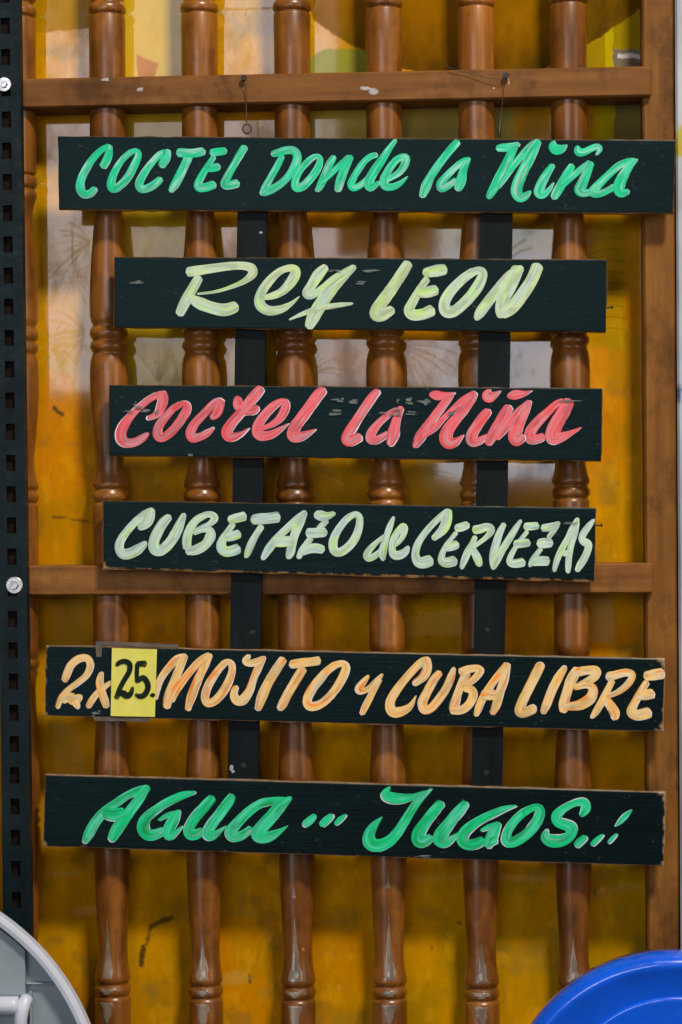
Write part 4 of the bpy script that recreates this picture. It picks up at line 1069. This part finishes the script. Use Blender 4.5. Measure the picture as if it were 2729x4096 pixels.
# ---------------------------------------------------------------- hanging wires
def wire(pts, rad, name, parent, mat=M_WIRE):
    pts = catmull(np.array(pts, float), 0.004)
    v, f_ = tube_vf(pts, rad, 8)
    return fix_normals(mesh_obj(name, v, f_, mat, parent, smooth_shade=True))
YF = Y_RAIL0 - 0.003
hw = empty("hanging_wire", tuple(atf(568, 305, YF)), "thin wire with eye ring hanging from dark nail, left of the two sign hangers", "wire")
nail(hw, 978, 322, Y_RAIL0 + 0.002, 0.010, 0.0020, (0, -1, 0.25))
wire([atf(562, 188, YF - 0.005), atf(565, 205, YF - 0.002), atf(566, 240, YF), atf(567, 284, YF - 0.006)], 0.0006, "wire", hw)
c = atf(568, 296, YF - 0.008); th_ = np.linspace(0, 2 * math.pi, 33)
rp = np.c_[c[0] + 0.0058 * np.cos(th_), c[1] + 0.002 * np.cos(th_), c[2] + 0.0064 * np.sin(th_)]
v, f_ = tube_vf(rp, 0.0011, 8, False); mesh_obj("eye_ring", v, f_, M_WIRE, hw, smooth_shade=True)
hw2 = empty("hanging_wire", tuple(atf(1150, 312, YF)), "twisted dark wire hanging from dark nail, right of the two sign hangers", "wire")
nail(hw2, 2024, 312, Y_RAIL0 + 0.002, 0.010, 0.0022, (0, -1, 0.25))
wire([at(2026, 310, YF - 0.004), at(2016, 350, YF - 0.001), at(2008, 430, YF - 0.001), at(2004, 480, YF - 0.004), at(1996, 545, YF - 0.012)], 0.0004, "wire", hw2)
wire([at(2004, 470, YF - 0.004), at(1999, 505, YF - 0.008), at(1998, 546, YF - 0.012)], 0.0016, "knot", hw2)
wire([at(1782, 250, YF - 0.002), at(1800, 272, YF - 0.002), at(1870, 288, YF - 0.002), at(1950, 312, YF - 0.003), at(2024, 316, YF - 0.006)], 0.0004, "loose_end", hw2)

# ---------------------------------------------------------------- white round table, tipped up, lower left
YT = -0.26
cw_ = at(-516, 4445, YT)
scl = np.linalg.norm(at(0, 4445, YT) - at(-1000, 4445, YT)) / 1000
RT = 933.5 * scl
white = empty("round_table", (cw_[0], YT, cw_[2] - RT), "round white plastic table tipped on its edge, underside showing, lower left corner", "table")
w = 38 * scl
v, f_ = lathe_vf([(RT - w, 0.012), (RT - w, -0.004), (RT - w + 0.0012, -0.0055), (RT - w * 0.5, -0.0064), (RT - 0.002, -0.005), (RT, -0.002), (RT, 0.014), (RT - 0.004, 0.018), (RT - w, 0.018)], (cw_[0], YT, cw_[2]), 'Y', 360)
fix_normals(mesh_obj("rim", v, f_, M_WHITE_PL, white))
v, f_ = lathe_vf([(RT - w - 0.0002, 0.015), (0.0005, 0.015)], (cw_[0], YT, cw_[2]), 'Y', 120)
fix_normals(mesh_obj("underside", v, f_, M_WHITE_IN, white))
def wbox(name, p0, p1, ya, yb, bev, mat):
    a = at(p0[0], p0[1], YT); b_ = at(p1[0], p1[1], YT)
    v, f_ = box_vf(min(a[0], b_[0]), max(a[0], b_[0]), YT + ya, YT + yb, min(a[2], b_[2]), max(a[2], b_[2]), bev)
    return fix_normals(mesh_obj(name, v, f_, mat, white))
# raised panel on the left of the rib, low rib across, tubes of the folding legs
def panel(name, poly, ya, yb, mat):
    pts = [at(x, y, YT) for x, y in poly]; n = len(pts)
    vs = [(q[0], YT + ya, q[2]) for q in pts] + [(q[0], YT + yb, q[2]) for q in pts]
    fs = [list(range(n)), [n + k for k in range(n)][::-1]] + [[k, (k+1) % n, n + (k+1) % n, n + k] for k in range(n)]
    return fix_normals(mesh_obj(name, vs, fs, mat, white))
arc = [(-516 + 888 * math.cos(a), 4445 - 888 * math.sin(a)) for a in np.linspace(math.radians(46.4), math.radians(80), 14)]
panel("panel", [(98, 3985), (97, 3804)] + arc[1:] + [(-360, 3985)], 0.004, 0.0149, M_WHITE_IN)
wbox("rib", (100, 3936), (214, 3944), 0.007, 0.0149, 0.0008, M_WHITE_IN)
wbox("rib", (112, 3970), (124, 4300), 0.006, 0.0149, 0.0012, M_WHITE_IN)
def wtube(name, pts, r, flat=1.0):
    pts = catmull(np.array([at(x, y, YT + yy) for x, y, yy in pts]), 0.006)
    v, f_ = tube_vf(pts, r, 20)
    return fix_normals(mesh_obj(name, v, f_, M_WHITE_PL, white, smooth_shade=True))
wtube("leg", [(-330, 4022, -0.006), (-100, 4022, -0.006), (20, 4022, -0.006), (74, 4022, -0.004)], 36 * scl)
wtube("leg_bracket", [(108, 3992, 0.004), (96, 4020, -0.004), (86, 4060, -0.008), (82, 4110, -0.008), (80, 4300, -0.006)], 26 * scl)

# ---------------------------------------------------------------- blue round plastic, lower right
YB = -0.24
cb_ = at(2708, 4514, YB)
scb = np.linalg.norm(at(3000, 4514, YB) - at(2000, 4514, YB)) / 1000
RB = 711 * scb
blue = empty("plastic_stool", (cb_[0], YB, cb_[2] - RB), "round blue glossy plastic stool seat tipped up, lower right corner", "stool")
k = scb
tl = Matrix.Rotation(math.radians(0), 4, 'X')
v, f_ = lathe_vf([(RB - 30*k, 0.030), (RB - 6*k, 0.022), (RB, 0.012), (RB - 2*k, 0.002), (RB - 9*k, -0.007), (RB - 20*k, -0.0135), (RB - 34*k, -0.0175), (RB - 48*k, -0.0185),
                  (RB - 62*k, -0.0172), (RB - 80*k, -0.0148), (RB - 110*k, -0.0115), (RB - 150*k, -0.0085), (RB - 190*k, -0.0068), (RB - 224*k, -0.0062), (RB - 231*k, -0.0060)], (cb_[0], YB, cb_[2]), 'Y', 180)
fix_normals(mesh_obj("seat_rim", v, f_, M_BLUE, blue, smooth_shade=True))
cz = cb_[2] + 59 * k
v, f_ = lathe_vf([(476*k + 7*k, 0.004), (476*k + 2*k, -0.003), (476*k, -0.0068), (476*k - 5*k, -0.0092), (476*k - 12*k, -0.0100), (476*k - 24*k, -0.0098), (380*k, -0.008), (260*k, -0.0072), (250*k, -0.0052), (0.001, -0.005)], (cb_[0], YB, cz), 'Y', 160)
fix_normals(mesh_obj("seat_panel", v, f_, M_BLUE, blue, smooth_shade=True))
v, f_ = lathe_vf([(RB - 6*k, 0.0225), (RB - 16*k, 0.05), (RB - 24*k, 0.05), (RB - 30*k, 0.031)], (cb_[0], YB, cb_[2]), 'Y', 96)
fix_normals(mesh_obj("skirt", v, f_, M_BLUE, blue, smooth_shade=True))
